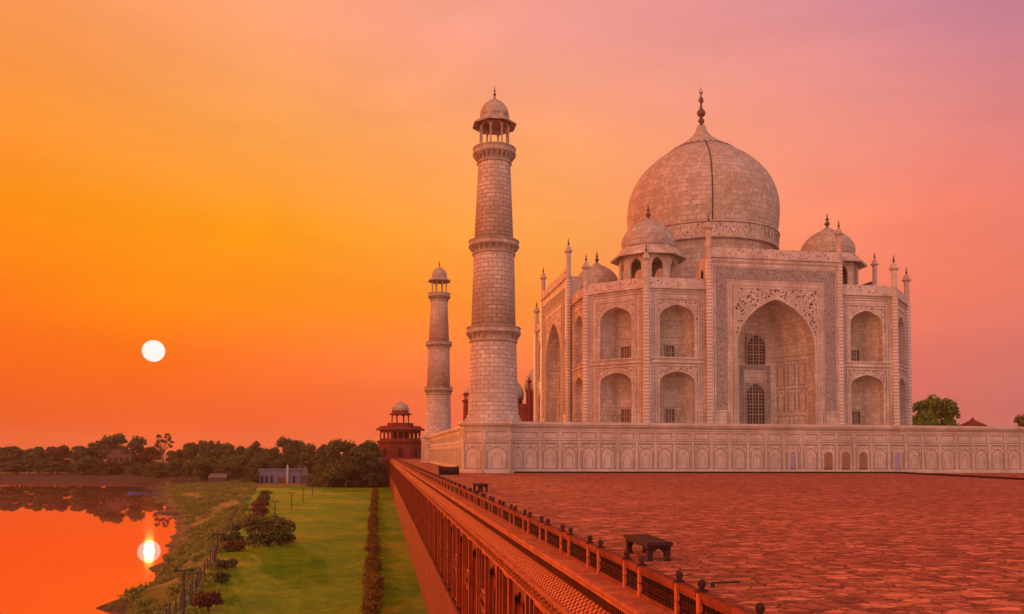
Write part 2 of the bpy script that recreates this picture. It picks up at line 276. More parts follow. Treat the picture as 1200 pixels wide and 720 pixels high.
# ------------------------------------------------------------------ mesh builder
class MB:
    def __init__(s, mats=None): s.v = []; s.f = []; s.uv = []; s.mi = []; s.sm = []; s.T = None; s.mats = list(mats) if mats else []
    def midx(s, m):
        if m is None: return 0
        if m not in s.mats: s.mats.append(m)
        return s.mats.index(m)
    def face(s, pts, m=None, uv=None, smooth=False):
        pts = [Vector(p) for p in pts]
        if s.T: pts = [s.T(p) for p in pts]
        b = len(s.v); s.v += pts; s.f.append(tuple(range(b, b+len(pts)))); s.mi.append(s.midx(m)); s.sm.append(smooth)
        if uv is None:
            n = Vector((0, 0, 0))
            for i in range(len(pts)):
                a, c = pts[i], pts[(i+1) % len(pts)]
                n += Vector(((a.y-c.y)*(a.z+c.z), (a.z-c.z)*(a.x+c.x), (a.x-c.x)*(a.y+c.y)))
            if n.length > 1e-12: n.normalize()
            if abs(n.z) > .75: uv = [(p.x, p.y) for p in pts]
            else:
                t = Vector((-n.y, n.x, 0)); t.normalize(); uv = [(p.dot(t), p.z) for p in pts]
        s.uv += list(uv)
    def box(s, a, b, m=None, skip=''):
        x0, y0, z0 = a; x1, y1, z1 = b
        P = lambda i, j, k: (x1 if i else x0, y1 if j else y0, z1 if k else z0)
        F = {'-z': [(0,0,0),(0,1,0),(1,1,0),(1,0,0)], '+z': [(0,0,1),(1,0,1),(1,1,1),(0,1,1)], '-y': [(0,0,0),(1,0,0),(1,0,1),(0,0,1)],
             '+y': [(1,1,0),(0,1,0),(0,1,1),(1,1,1)], '-x': [(0,1,0),(0,0,0),(0,0,1),(0,1,1)], '+x': [(1,0,0),(1,1,0),(1,1,1),(1,0,1)]}
        for k_, q in F.items():
            if k_ not in skip.split(','): s.face([P(*w) for w in q], m)
    def lathe(s, prof, c=(0, 0, 0), n=32, m=None, smooth=True, a0=0., rref=None, sx=1., sy=1.):
        b = len(s.v); cx, cy, cz = c; rref = rref or max(r for r, z in prof)
        for r, z in prof:
            for i in range(n):
                a = a0+2*math.pi*i/n; p = Vector((cx+r*sx*math.cos(a), cy+r*sy*math.sin(a), cz+z)); s.v.append(s.T(p) if s.T else p)
        L = [0.]
        for i in range(1, len(prof)): L.append(L[-1]+math.hypot(prof[i][0]-prof[i-1][0], prof[i][1]-prof[i-1][1]))
        k_ = s.midx(m)
        for j in range(len(prof)-1):
            for i in range(n):
                i2 = (i+1) % n
                s.f.append((b+j*n+i, b+j*n+i2, b+(j+1)*n+i2, b+(j+1)*n+i)); s.mi.append(k_); s.sm.append(smooth)
                u0 = rref*2*math.pi*i/n; u1 = rref*2*math.pi*(i+1)/n
                s.uv += [(u0, L[j]+cz), (u1, L[j]+cz), (u1, L[j+1]+cz), (u0, L[j+1]+cz)]
        for j, rev in ((0, True), (len(prof)-1, False)):
            if prof[j][0] > 1e-4:
                idx = [b+j*n+i for i in range(n)]
                if rev: idx.reverse()
                s.f.append(tuple(idx)); s.mi.append(k_); s.sm.append(False); s.uv += [(s.v[q].x, s.v[q].y) for q in idx]
    def tube(s, pts, rad, n=6, m=None):
        pts = [Vector(p) for p in pts]; rad = rad if isinstance(rad, (list, tuple)) else [rad]*len(pts)
        b = len(s.v); k_ = s.midx(m)
        for i, p in enumerate(pts):
            d = (pts[min(i+1, len(pts)-1)]-pts[max(i-1, 0)]).normalized(); a = d.orthogonal().normalized()
            if i and (a.dot(pa) < 0): a = -a
            pa = a; c = d.cross(a)
            for j in range(n):
                t = 2*math.pi*j/n; s.v.append(p+(a*math.cos(t)+c*math.sin(t))*rad[i])
        for i in range(len(pts)-1):
            for j in range(n):
                j2 = (j+1) % n; s.f.append((b+i*n+j, b+i*n+j2, b+(i+1)*n+j2, b+(i+1)*n+j)); s.mi.append(k_); s.sm.append(True); s.uv += [(j*.1, i*.3), (j*.1+.1, i*.3), (j*.1+.1, i*.3+.3), (j*.1, i*.3+.3)]
        for i0 in (0, (len(pts)-1)):
            idx = [b+i0*n+j for j in range(n)]; s.f.append(tuple(idx)); s.mi.append(k_); s.sm.append(False); s.uv += [(0, 0)]*n
    def build(s, name, mat=None, parent=None, loc=None):
        me = bpy.data.meshes.new(name)
        off = Vector(loc) if loc is not None else Vector((0, 0, 0))
        me.from_pydata([tuple(p-off) for p in s.v], [], s.f)
        ul = me.uv_layers.new(name='UVMap'); ul.data.foreach_set('uv', np.array(s.uv, dtype=np.float32).ravel())
        for q in (s.mats or [mat]): me.materials.append(q)
        if mat and s.mats and mat not in s.mats: pass
        me.polygons.foreach_set('material_index', np.array(s.mi, dtype=np.int32)); me.polygons.foreach_set('use_smooth', np.array(s.sm))
        me.update()
        o = bpy.data.objects.new(name, me); COL.objects.link(o)
        if parent: o.parent = parent
        if loc is not None: o.location = off
        return o
def tag(o, label=None, cat=None, group=None, kind=None):
    if label: o['label'] = label
    if cat: o['category'] = cat
    if group: o['group'] = group
    if kind: o['kind'] = kind
    return o
def empty(name, label, cat, group=None, loc=(0, 0, 0)):
    o = bpy.data.objects.new(name, None); COL.objects.link(o); o.location = loc; o.empty_display_size = .5
    return tag(o, label, cat, group)
def dup(o, parent=None):
    c = o.copy(); COL.objects.link(c)
    if parent: c.parent = parent
    for ch in list(o.children): dup(ch, c)
    return c

# arch helpers: F(u, out, z) maps a facade's own coordinates into the world
def arch(w, hs, ha, n=12):
    P = []
    for i in range(n+1):
        t = i/n; u = 1-t**2.4; P.append((-w/2*u, hs+(ha-hs)*(1-u**1.25)**(1/2.4)))
    return P
def frame_of(O, ang):
    U = Vector((math.cos(ang), math.sin(ang), 0)); N = Vector((math.sin(ang), -math.cos(ang), 0)); O = Vector(O)
    return lambda u, o, z: O+U*u+N*o+Vector((0, 0, z))
def frect(mb, F, u0, u1, z0, z1, o=0., m=None): mb.face([F(u0, o, z0), F(u1, o, z0), F(u1, o, z1), F(u0, o, z1)], m)
def fbox(mb, F, u0, u1, z0, z1, o0, o1, m=None):
    frect(mb, F, u0, u1, z0, z1, o1, m)
    mb.face([F(u0, o0, z1), F(u0, o1, z1), F(u1, o1, z1), F(u1, o0, z1)][::-1], m); mb.face([F(u0, o0, z0), F(u0, o1, z0), F(u1, o1, z0), F(u1, o0, z0)], m)
    mb.face([F(u0, o0, z0), F(u0, o0, z1), F(u0, o1, z1), F(u0, o1, z0)][::-1], m); mb.face([F(u1, o0, z0), F(u1, o0, z1), F(u1, o1, z1), F(u1, o1, z0)], m)
def fframe(mb, F, u0, u1, z0, z1, t, o0, o1, m=None, bottom=True):
    fbox(mb, F, u0, u0+t, z0, z1, o0, o1, m); fbox(mb, F, u1-t, u1, z0, z1, o0, o1, m); fbox(mb, F, u0+t, u1-t, z1-t, z1, o0, o1, m)
    if bottom: fbox(mb, F, u0+t, u1-t, z0, z0+t, o0, o1, m)
def arch_sheet(mb, F, u0, u1, zb, z1, uc, w, hs, ha, o=0., m=None, z0=None, n=12):
    """rectangle u0..u1, zb..z1 with an arch opening that starts at zb"""
    A = arch(w, hs, ha, n)
    if hs > zb:
        frect(mb, F, u0, uc-w/2, zb, hs, o, m); frect(mb, F, uc+w/2, u1, zb, hs, o, m)
    for i in range(n):
        (xa, za), (xb, zb_) = A[i], A[i+1]
        if zb_-za < 1e-5: continue
        mb.face([F(u0, o, za), F(uc+xa, o, za), F(uc+xb, o, zb_), F(u0, o, zb_)], m)
        mb.face([F(uc-xa, o, za), F(u1, o, za), F(u1, o, zb_), F(uc-xb, o, zb_)], m)
    if z1 > ha: frect(mb, F, u0, u1, ha, z1, o, m)
def arch_reveal(mb, F, uc, w, zb, hs, ha, o0, o1, m=None, n=12):
    A = [(-w/2, zb)]+arch(w, hs, ha, n); A = A+[(-x, z) for x, z in A[::-1][1:]]
    for (xa, za), (xb, zb_) in zip(A, A[1:]): mb.face([F(uc+xa, o0, za), F(uc+xb, o0, zb_), F(uc+xb, o1, zb_), F(uc+xa, o1, za)], m)
def arch_fill(mb, F, uc, w, zb, hs, ha, o, m=None, n=12):
    A = arch(w, hs, ha, n); L = [(-w/2, zb)]+A; L = L+[(-x, z) for x, z in L[::-1][1:]]
    mb.face([F(uc+x, o, z) for x, z in L[::-1]], m)
def arch_slab(mb, F, u0, u1, zb, z1, uc, w, hs, ha, th, m=None):
    arch_sheet(mb, F, u0, u1, zb, z1, uc, w, hs, ha, 0, m); arch_sheet(mb, F, u0, u1, zb, z1, uc, w, hs, ha, -th, m); arch_reveal(mb, F, uc, w, zb, hs, ha, -th, 0, m)
def niche(mb, F, uc, w, zb, hs, ha, d, m=None, bw=.56, floor=True, n=12):
    """half-octagonal recess under a pointed semi-dome"""
    plan = [(-.5*w, 0), (-.5*w, -.30*d), (-.5*bw*w, -d), (0, -d), (.5*bw*w, -d), (.5*w, -.30*d), (.5*w, 0)]
    A = arch(w, hs, ha, n)
    for (xa, ya), (xb, yb) in zip(plan, plan[1:]):
        mb.face([F(uc+xa, ya, zb), F(uc+xb, yb, zb), F(uc+xb, yb, hs), F(uc+xa, ya, hs)], m)
        for i in range(n):
            fa = -A[i][0]/(w/2); fb = -A[i+1][0]/(w/2); za, zb_ = A[i][1], A[i+1][1]
            ga, gb = fa**.4, fb**.4 if fb > 0 else 0
            q = [F(uc+xa*fa, ya*ga, za), F(uc+xb*fa, yb*ga, za), F(uc+xb*fb, yb*gb, zb_), F(uc+xa*fb, ya*gb, zb_)]
            mb.face(q if fb > 1e-6 else q[:3], m)
    if floor: mb.face([F(uc+x, y, zb) for x, y in plan], m)
    if True:   # string course round the recess at the springing
        for (xa, ya), (xb, yb) in zip(plan, plan[1:]):
            s_ = .965
            for zz in (hs-.12,):
                mb.face([F(uc+xa*s_, ya*s_, zz), F(uc+xb*s_, yb*s_, zz), F(uc+xb*s_, yb*s_, zz+.2), F(uc+xa*s_, ya*s_, zz+.2)], m)
def grille(F, uc, w, zb, hs, ha, o, parent, nx=6, nz=8, name='window'):
    """window with a pierced screen: frame mesh and a dark pane as its own piece"""
    f = MB(); arch_reveal(f, F, uc, w, zb, hs, ha, o-.02, o+.18); t = .16
    if ha > hs+.05:
        arch_sheet(f, F, uc-w/2-t, uc+w/2+t, zb, ha+t, uc, w, hs, ha, o+.18)
    else: fframe(f, F, uc-w/2-t, uc+w/2+t, zb-.05, hs+t, t, o, o+.18)
    A = arch(w, hs, ha, 16)
    def top(x):
        x = abs(x); best = hs
        for (xa, za), (xb, zb_) in zip(A, A[1:]):
            if -xb <= x <= -xa+1e-9: 
                q = 0 if abs(xb-xa) < 1e-9 else (-xa-x)/(xb-xa); best = za+(zb_-za)*q
        return best
    for i in range(1, nx):
        x = -w/2+w*i/nx; b = .085 if (i % (nx//3 or 1)) else .17
        fbox(f, F, uc+x-b/2, uc+x+b/2, zb, top(x), o, o+.10)
    for j in range(1, nz):
        z = zb+(ha-zb)*j/nz; b = .08 if j % 3 else .16
        hw = w/2
        if z > hs:
            for (xa, za), (xb, zb_) in zip(A, A[1:]):
                if za <= z <= zb_ and zb_ > za: hw = -(xa+(xb-xa)*(z-za)/(zb_-za))
        fbox(f, F, uc-hw, uc+hw, z-b/2, z+b/2, o, o+.085)
    fo = f.build(name, m_screen, parent)
    p = MB(); arch_fill(p, F, uc, w, zb, hs, ha, o+.005); p.build('pane', m_pane, fo)
    return fo
FIN = [(.0, 0), (.34, .0), (.5, .12), (.24, .3), (.2, .5), (.42, .68), (.55, .95), (.42, 1.2), (.2, 1.38), (.16, 1.55), (.3, 1.7), (.36, 1.86), (.26, 2.05), (.12, 2.2), (.1, 2.4), (.17, 2.52), (.17, 2.62), (.05, 2.8), (.0, 3.5)]
def finial(parent, c, h, mat=m_bronze, w=None, n=14):
    k_ = h/3.5; w = w or k_; mb = MB(); mb.lathe([(r*w, z*k_) for r, z in FIN], c, n); return mb.build('finial', mat, parent)
SD = [(.97, 0), (1.0, .10), (1.02, .22), (1.0, .36), (.93, .52), (.81, .68), (.64, .83), (.44, .95), (.24, 1.03), (.10, 1.08), (.0, 1.12)]
def octs(r, a0=math.pi/8): return [(r*math.cos(a0+i*math.pi/4), r*math.sin(a0+i*math.pi/4)) for i in range(8)]
def kiosk(parent, c, rr, h, dome_r, dome_h, eave_r, mats, open_w=.62, fin_h=2., base=True, names=('arcade', 'eave', 'dome')):
    """eight-sided domed kiosk: arcade, sloping eave, dome, finial"""
    mw, me, md = mats; cx, cy, cz = c; mb = MB(); ap = rr*math.cos(math.pi/8); L = 2*rr*math.sin(math.pi/8)
    for i in range(8):
        a = i*math.pi/4; F = frame_of((cx, cy, cz), a); G = lambda u, o, z, F=F: F(u, ap+o, z)
        arch_slab(mb, G, -L/2, L/2, 0, h, 0, L*open_w, h*.52, h*.80, .25*rr/3)
        fbox(mb, G, -L/2, L/2, 0, h*.10, 0, .06)
    mb.build(names[0], mw, parent)
    e = MB(); e.lathe([(rr*.9, -h*.02), (eave_r, -h*.14), (eave_r, -h*.07), (rr*1.02, h*.10), (rr*1.02, h*.17), (dome_r*.98, h*.19)], (cx, cy, cz+h), 8, smooth=False, a0=math.pi/8); e.build(names[1], me, parent)
    d = MB(); d.lathe([(r*dome_r, z*dome_h/1.12) for r, z in SD], (cx, cy, cz+h*1.19), 28); do = d.build(names[2], md, parent)
    l = MB(); l.lathe([(dome_r*.40, 0), (dome_r*.42, -.05*dome_h), (dome_r*.22, .07*dome_h), (.06*dome_r, .17*dome_h)], (cx, cy, cz+h*1.19+dome_h*.87), 16); l.build('lotus_cap', md, parent)
    finial(parent, (cx, cy, cz+h*1.19+dome_h*1.0), fin_h)
    return do
def outline(mb, F, u0, u1, z0, z1, t, o, m, bottom=True):
    frect(mb, F, u0, u0+t, z0, z1, o, m); frect(mb, F, u1-t, u1, z0, z1, o, m); frect(mb, F, u0+t, u1-t, z1-t, z1, o, m)
    if bottom: frect(mb, F, u0+t, u1-t, z0, z0+t, o, m)
def arch_line(mb, F, uc, w, zb, hs, ha, t, o, m, n=8):
    A = [(-w/2, zb)]+arch(w, hs, ha, n); B = [(-w/2-t, zb)]+[(x*(1+2*t/w), z+t*1.2*(1-abs(2*x/w))+0.0) for x, z in arch(w, hs, ha, n)]
    for i in range(len(A)-1):
        for s_ in (1, -1): mb.face([F(uc+s_*A[i][0], o, A[i][1]), F(uc+s_*A[i+1][0], o, A[i+1][1]), F(uc+s_*B[i+1][0], o, B[i+1][1]), F(uc+s_*B[i][0], o, B[i][1])], m)
def hflat(mb, x0, x1, y0, y1, z, m=None): mb.face([(x0, y0, z), (x1, y0, z), (x1, y1, z), (x0, y1, z)], m)

# ------------------------------------------------------------------ ground, river, terrace
def sheet(name, xs, ys, hfun, mat):
    X, Y = np.meshgrid(xs, ys); Z = hfun(X, Y); nx, ny = len(xs), len(ys)
    v = np.stack([X.ravel(), Y.ravel(), Z.ravel()], 1); i = np.arange(nx-1)[None, :]+np.arange(ny-1)[:, None]*nx
    f = np.stack([i, i+1, i+nx+1, i+nx], -1).reshape(-1, 4)
    me = bpy.data.meshes.new(name); me.from_pydata(v.tolist(), [], f.tolist()); me.materials.append(mat); me.update()
    me.polygons.foreach_set('use_smooth', np.ones(len(f), bool))
    o = bpy.data.objects.new(name, me); COL.objects.link(o); tag(o, kind='structure'); return o
def vnoise(X, Y, s, seed):
    g = np.random.default_rng(seed).random((64, 64)); x = X/s; y = Y/s
    xi = np.floor(x).astype(int); yi = np.floor(y).astype(int); fx = x-xi; fy = y-yi; fx = fx*fx*(3-2*fx); fy = fy*fy*(3-2*fy)
    G = lambda a, b: g[a % 64, b % 64]
    return (G(xi, yi)*(1-fx)+G(xi+1, yi)*fx)*(1-fy)+(G(xi, yi+1)*(1-fx)+G(xi+1, yi+1)*fx)*fy-.5
def fbm(X, Y, s, seed): return vnoise(X, Y, s, seed)+.5*vnoise(X, Y, s/2.1, seed+1)+.25*vnoise(X, Y, s/4.3, seed+2)
SH_Y = [-50, 40, 66, 78, 82, 85, 88, 92, 96, 110, 127, 150, 165, 178, 196, 206, 211, 216, 222, 235, 251, 280, 312, 330, 360, 400, 425, 450]
SH_X = [-20, -21, -22, -22.8, -23.4, -26.4, -25.0, -25.2, -25.6, -28.3, -31.5, -35.2, -38, -41.5, -46, -49, -55, -54, -51.5, -57, -63, -72, -82, -86, -96, -112, -150, -420]
LE_Y = [-50, 40, 66, 94, 120, 159, 200, 245, 262, 300, 500]; LE_X = [-12, -12.6, -14, -17.6, -21, -26.0, -31.5, -37.5, -40, -46, -70]
def shore_x(Y): return np.interp(Y, SH_Y, SH_X)
def lawn_x(Y): return np.interp(Y, LE_Y, LE_X)
ZW = -13.0
def terrain(X, Y):
    s = shore_x(Y); l = lawn_x(Y)+1.0; n = fbm(X, Y, 7, 3); n2 = fbm(X, Y, 26, 9)
    t = (X-s+n*1.6)/np.maximum(l-s, 6)
    z = ZW+.1+(3.9)*np.clip(t, -.8, 1)**1 + n*.2*np.clip(1-np.abs(t-.4), 0, 1)
    z = np.where(X > l+.8, -9.6, np.where(X > l, -9.06, np.minimum(z, -9.06+.4*np.clip(1-t, 0, 1))))
    z = np.where((X > l+.8) & (Y > 264), -9.15, z)
    far = (Y-432+n2*16-np.clip((X+150)/60, -1, 0)*0)/90       # land beyond the river bend
    zf = ZW+.1+np.clip(far, -.8, 1)*3.2+n*.25
    z = np.where((Y > 390) & (X < s+30), np.maximum(np.where(X > s-3, z, -20), zf), z)
    z = np.where(X < s-40, np.maximum(-15.5, np.where(Y > 390, zf, -15.5)), z)
    return np.where(Y > 640, -9.6+n2*.4, z)
xs = np.unique(np.concatenate([np.arange(-3900, -300, 60.), np.arange(-300, -130, 6), np.arange(-130, -60, 1.6), np.arange(-60, 3.7, .75), [3.62]])); xs = xs[xs <= 3.7]
ys = np.unique(np.concatenate([np.arange(-40, 40, 8.), np.arange(40, 250, .9), np.arange(250, 480, 2.2), np.arange(480, 700, 12), np.arange(700, 5000, 140)]))
sheet('riverbank', xs, ys, terrain, m_bank)
sheet('ground', np.array([-4000, 4000.]), np.array([-140, 5000.]), lambda X, Y: np.full_like(X, -16.0), m_bank)
sheet('far_plain', np.array([3.7, 200, 900, 4000.]), np.array([290, 600, 1000, 4990.]), lambda X, Y: np.full_like(X, -9.2), m_bank)
sheet('river', np.array([-3000, -800, -300, -15.]), np.array([-130, 0, 300, 700.]), lambda X, Y: np.full_like(X, ZW), m_water)
ly = np.arange(-40, 266, 1.2); lv = []; lf = []
for i, y in enumerate(ly):
    xl = float(lawn_x(y))+math.sin(y*.21)*.5+math.sin(y*.57+1)*.35
    far = max(0., (y-250))*.0
    for j in range(13):
        x = xl+(3.62-xl)*j/12; lv.append((x, y, -9.02+(.05*math.sin(x*.35+y*.09)*min(1, j/2.) if j < 12 else 0)))
    if i: lf += [((i-1)*13+j, (i-1)*13+j+1, i*13+j+1, i*13+j) for j in range(12)]
me = bpy.data.meshes.new('lawn'); me.from_pydata(lv, [], lf); me.materials.append(m_lawn); me.update(); me.polygons.foreach_set('use_smooth', np.ones(len(lf), bool))
lawn = bpy.data.objects.new('lawn', me); COL.objects.link(lawn); tag(lawn, kind='structure')

mb = MB(); mb.box((4.02, -40, -1.2), (330, 292, 0), m_pave, '-z'); tag(mb.build('terrace'), kind='structure')
mb = MB([m_dark]); mb.box((14.8, 91.55, 0), (63.2, 91.85, .19)); tag(mb.build('kerb'), kind='structure')
mb = MB([m_reddark]); mb.T = None
a = Vector((63.2, 92.6, 0)); b_ = Vector((57.6, 57.5, 0)); n_ = Vector((1, -.16, 0)).normalized()*1.0
P0, P1, P2, P3 = a, b_, b_+n_, a+n_
for q in ([P0, P3, P2, P1],): mb.face([p+Vector((0, 0, .17)) for p in q])
for p, q in ((P0, P1), (P1, P2), (P2, P3), (P3, P0)): mb.face([p, q, q+Vector((0, 0, .17)), p+Vector((0, 0, .17))], m_dark if p is P0 else None)
tag(mb.build('kerb'), kind='structure')

# ------------------------------------------------------------------ evening haze
hz = MB(); hz.box((-4100, -150, -17.5), (4100, 5100, 76)); hm_ = bpy.data.materials.new('evening_haze'); hm_.use_nodes = True; ht = hm_.node_tree; ht.nodes.clear()
hv_ = ht.nodes.new('ShaderNodeVolumePrincipled'); hv_.inputs['Color'].default_value = (.95, .62, .45, 1); hv_.inputs['Density'].default_value = .00018; hv_.inputs['Anisotropy'].default_value = .2
ho = ht.nodes.new('ShaderNodeOutputMaterial'); ht.links.new(hv_.outputs[0], ho.inputs['Volume'])
hzo = hz.build('haze', hm_); tag(hzo, kind='stuff')

# ------------------------------------------------------------------ marble mausoleum
CX, CY, H, CH, PW, Z0, ZR = 58.2, 140.2, 27.0, 7.2, 10.4, 5.95, 26.8
taj = empty('mausoleum', 'great white marble domed tomb with arched recesses, standing on the marble plinth', 'mausoleum', loc=(CX, CY, 0))
# geometry is written in world coordinates; parts hang on an Empty at the thing's base
HUNG = set()
def world_loc(o):
    v = Vector((0, 0, 0))
    while o:
        v += o.location
        if o.name in HUNG: break
        o = o.parent
    return v
def hang(o, parent):
    o.parent = parent; o.matrix_parent_inverse = Matrix.Translation(-world_loc(parent)); HUNG.add(o.name)
_build = MB.build
def build2(s, name, mat=None, parent=None, loc=None):
    o = _build(s, name, mat, None, loc)
    if parent: hang(o, parent)
    return o
MB.build = build2

def bay(mb, F, uc, u0, u1, parent, spandrels, front=True, wins=True):
    hs = ((5.95, 12.7, 14.35), (16.45, 22.1, 24.2)); w = 5.3; d = 3.2
    for (zb, zs, za), zt, z0_, spandrel in zip(hs, (15.9, ZR), (Z0, 15.9), spandrels):
        if z0_ < zb-.01: frect(mb, F, u0, u1, z0_, zb)
        arch_sheet(mb, F, u0, u1, zb, zt, uc, w, zs, za)
        niche(mb, F, uc, w, zb, zs, za, d, m_niche)
        arch_sheet(spandrel, F, uc-w/2-.42, uc+w/2+.42, zs-1.1, za+.62, uc, w+.5, zs-.2+.2, za+.3, .02)
        fframe(mb, F, uc-w/2-.75, uc+w/2+.75, zb-(.0 if zb > 10 else 0), za+.98, .22, 0, .09, bottom=False)
        outline(mb, F, uc-w/2-.82, uc+w/2+.82, zb, za+1.06, .07, .004, m_line, False); outline(mb, F, uc-w/2-.53, uc+w/2+.53, zb, za+.74, .08, .004, m_line, False)
        wz = zb+(.05 if zb > 10 else 1.0); B_ = lambda u, o, z, F=F: F(u, o-d, z)
        if wins: grille(B_, uc, 1.2, wz, wz+1.95, wz+1.95, .012, parent, 3, 6)
        for q0, q1 in ((-1.42, -.72), (.72, 1.42)): outline(mb, B_, uc+q0, uc+q1, zb+.3, zb+2.3, .09, .012, m_line)
        outline(mb, B_, uc-1.42, uc+1.42, zb+3.2, zs-.5, .09, .012, m_line); arch_line(mb, B_, uc, 1.9, zb+3.4, zs-1.4, zs-.8, .09, .012, m_line, 5)
    fbox(mb, F, u0+.55, u1-.55, 15.55, 15.85, 0, .14); fbox(mb, F, u0+.55, u1-.55, 16.2, 16.42, 0, .10)
    fframe(mb, F, u0+.9, u1-.9, Z0, 25.95, .16, 0, .07, bottom=False); outline(mb, F, u0+.78, u1-.78, Z0, 26.06, .08, .004, m_line, False); outline(mb, F, u0+1.1, u1-1.1, Z0, 25.72, .06, .004, m_line, False)
    for zq in (15.45, 15.95, 16.12, 26.1): frect(mb, F, u0+.6, u1-.6, zq, zq+.07, .004, m_line)
    for s in (-1, 1):   # dado panels
        c = uc+s*(w/2+.95)
        if (u1-u0) > 8: (fframe(mb, F, c-.5, c+.5, Z0+.35, Z0+2.3, .12, 0, .06), outline(mb, F, c-.6, c+.6, Z0+.25, Z0+2.4, .09, .004, m_line))
for k_ in range(4):
    ang = k_*math.pi/2; Fc = frame_of((CX, CY, 0), ang); F = lambda u, o, z, Fc=Fc: Fc(u, H+o, z)
    # side bays
    bw = H-CH-PW
    for s in (-1, 1):
        uc = s*(PW+bw/2); u0, u1 = min(s*PW, s*(H-CH)), max(s*PW, s*(H-CH))
        fac = MB([m_marble]); sps = [MB(), MB()]
        bay(fac, F, uc, u0, u1, taj, sps, wins=(k_ == 0))
        fo = fac.build('side_bay', None, taj)
        for sp in sps: sp.build('inlay_panel', m_span_small, fo)
    # portal
    po = MB([m_marble]); G = lambda u, o, z, Fc=Fc: Fc(u, H+.8+o, z); ZT = 31.5; w = 12.2
    arch_sheet(po, G, -PW, PW, Z0, ZT, 0, w, 17.6, 25.3, n=18)
    niche(po, G, 0, w, Z0, 17.6, 25.3, 7.0, m_niche, bw=.56, n=18)
    for s in (-1, 1): po.face([G(s*PW, 0, Z0), G(s*PW, -5.2, Z0), G(s*PW, -5.2, ZT), G(s*PW, 0, ZT)])
    po.face([G(-PW, -5.2, ZR-2), G(PW, -5.2, ZR-2), G(PW, -5.2, ZT), G(-PW, -5.2, ZT)]); po.face([G(-PW, 0, ZT), G(PW, 0, ZT), G(PW, -5.2, ZT), G(-PW, -5.2, ZT)])
    fbox(po, G, -PW-.12, PW+.12, ZT-.28, ZT, 0, .22); fbox(po, G, -PW-.05, PW+.05, ZT-.75, ZT-.6, 0, .08)
    fframe(po, G, -6.75, 6.75, Z0, 27.1, .28, 0, .12, bottom=False); fframe(po, G, -7.65, 7.65, Z0, 28.0, .14, 0, .08, bottom=False)
    fframe(po, G, -9.65, 9.65, Z0+2.6, 29.95, .14, 0, .08, bottom=False)
    for s in (-1, 1): fframe(po, G, s*8.55-1.15, s*8.55+1.15, Z0+.3, Z0+2.35, .16, 0, .08); outline(po, G, s*8.55-1.27, s*8.55+1.27, Z0+.18, Z0+2.47, .10, .004, m_line)
    outline(po, G, -9.78, 9.78, Z0+2.5, 30.08, .10, .004, m_line, False); outline(po, G, -6.88, 6.88, Z0, 27.22, .10, .004, m_line, False); outline(po, G, -7.78, 7.78, Z0, 28.12, .08, .004, m_line, False); outline(po, G, -10.2, 10.2, Z0, 30.5, .08, .004, m_line, False); frect(po, G, -PW, PW, ZT-.95, ZT-.85, .004, m_line)
    # rope moulding round the opening
    arch_sheet(po, G, -w/2-.3, w/2+.3, Z0, 25.95, 0, w+.02, 17.6, 25.3, .06, n=18)
    # panels on the recess walls
    for (xa, ya), (xb, yb) in (((-.5*w, -2.1), (-.28*w, -7.)), ((.28*w, -7.), (.5*w, -2.1))):
        dv = Vector((xb-xa, yb-ya)); Lw = dv.length; dv /= Lw; nv = Vector((-dv.y, dv.x)) if (Vector((-dv.y, dv.x)).dot(Vector((-(xa+xb)/2, 3)))) > 0 else Vector((dv.y, -dv.x))
        K = lambda u, o, z, xa=xa, ya=ya, dv=dv, nv=nv, G=G: G(xa+dv.x*u+nv.x*o, ya+dv.y*u+nv.y*o, z)
        for z0, z1 in ((Z0+.2, Z0+2.3), (Z0+2.9, Z0+6.4), (Z0+6.9, Z0+10.8)):
            for q in range(3 if z0 > Z0+1 else 2):
                m_ = 3 if z0 > Z0+1 else 2; outline(po, K, Lw*(q+.12)/m_, Lw*(q+.88)/m_, z0, z1, .12, .012, m_line)
                if m_ == 3: arch_line(po, K, Lw*(q+.5)/m_, Lw*.5/m_, z0+.2, z0+(z1-z0)*.6, z0+(z1-z0)*.86, .10, .012, m_line, 5)
    pobj = po.build('portal', None, taj)
    s1 = MB(); arch_sheet(s1, G, -6.45, 6.45, 16.9, 26.8, 0, w+.62, 17.6, 25.75, .075, n=18); s1.build('inlay_panel', m_span, pobj)
    cb = MB()
    for (a0, a1, b0, b1) in ((-9.5, -7.85, Z0+2.75, 28.1), (7.85, 9.5, Z0+2.75, 28.1), (-9.5, 9.5, 28.1, 29.8)): fbox(cb, G, a0, a1, b0, b1, 0, .03)
    cb.build('calligraphy_band', m_calli, pobj)
    pp = MB(); fbox(pp, G, -PW, PW, ZT, ZT+1.25, -.45, .05); pp.build('parapet', m_parapet, pobj)
    if k_ in (0, 3):
        B = lambda u, o, z, G=G: G(u, o-7.0, z)
        grille(B, 0, 2.9, Z0+.9, Z0+5.6, Z0+7.3, .012, taj, 6, 12, 'screen_window'); grille(B, 0, 2.9, Z0+10.4, Z0+13.0, Z0+14.9, .32, taj, 6, 9, 'screen_window')
        fr = MB(); fframe(fr, B, -2.55, 2.55, Z0+.02, Z0+10.1, .55, .0, .05, bottom=False); fr.build('inlay_frame', m_calli, pobj)
        fr = MB(); fframe(fr, B, -1.95, 1.95, Z0+.02, Z0+9.3, .14, .0, .10, bottom=False); fbox(fr, B, -1.8, 1.8, Z0+8.0, Z0+8.14, 0, .05); fr.build('panel_moulding', m_marble, pobj)
    # little stair-head doors on the flanks of the portal block
    for s in (-1, 1):
        dd = MB(); D = lambda u, o, z, G=G, s=s: G(s*(PW+.01+o), -2.7+s*0+u, z); arch_fill(dd, D, 0, .95, ZR+.9, ZR+2.5, ZR+3.1, .012); dd.build('doorway', m_dark, pobj)
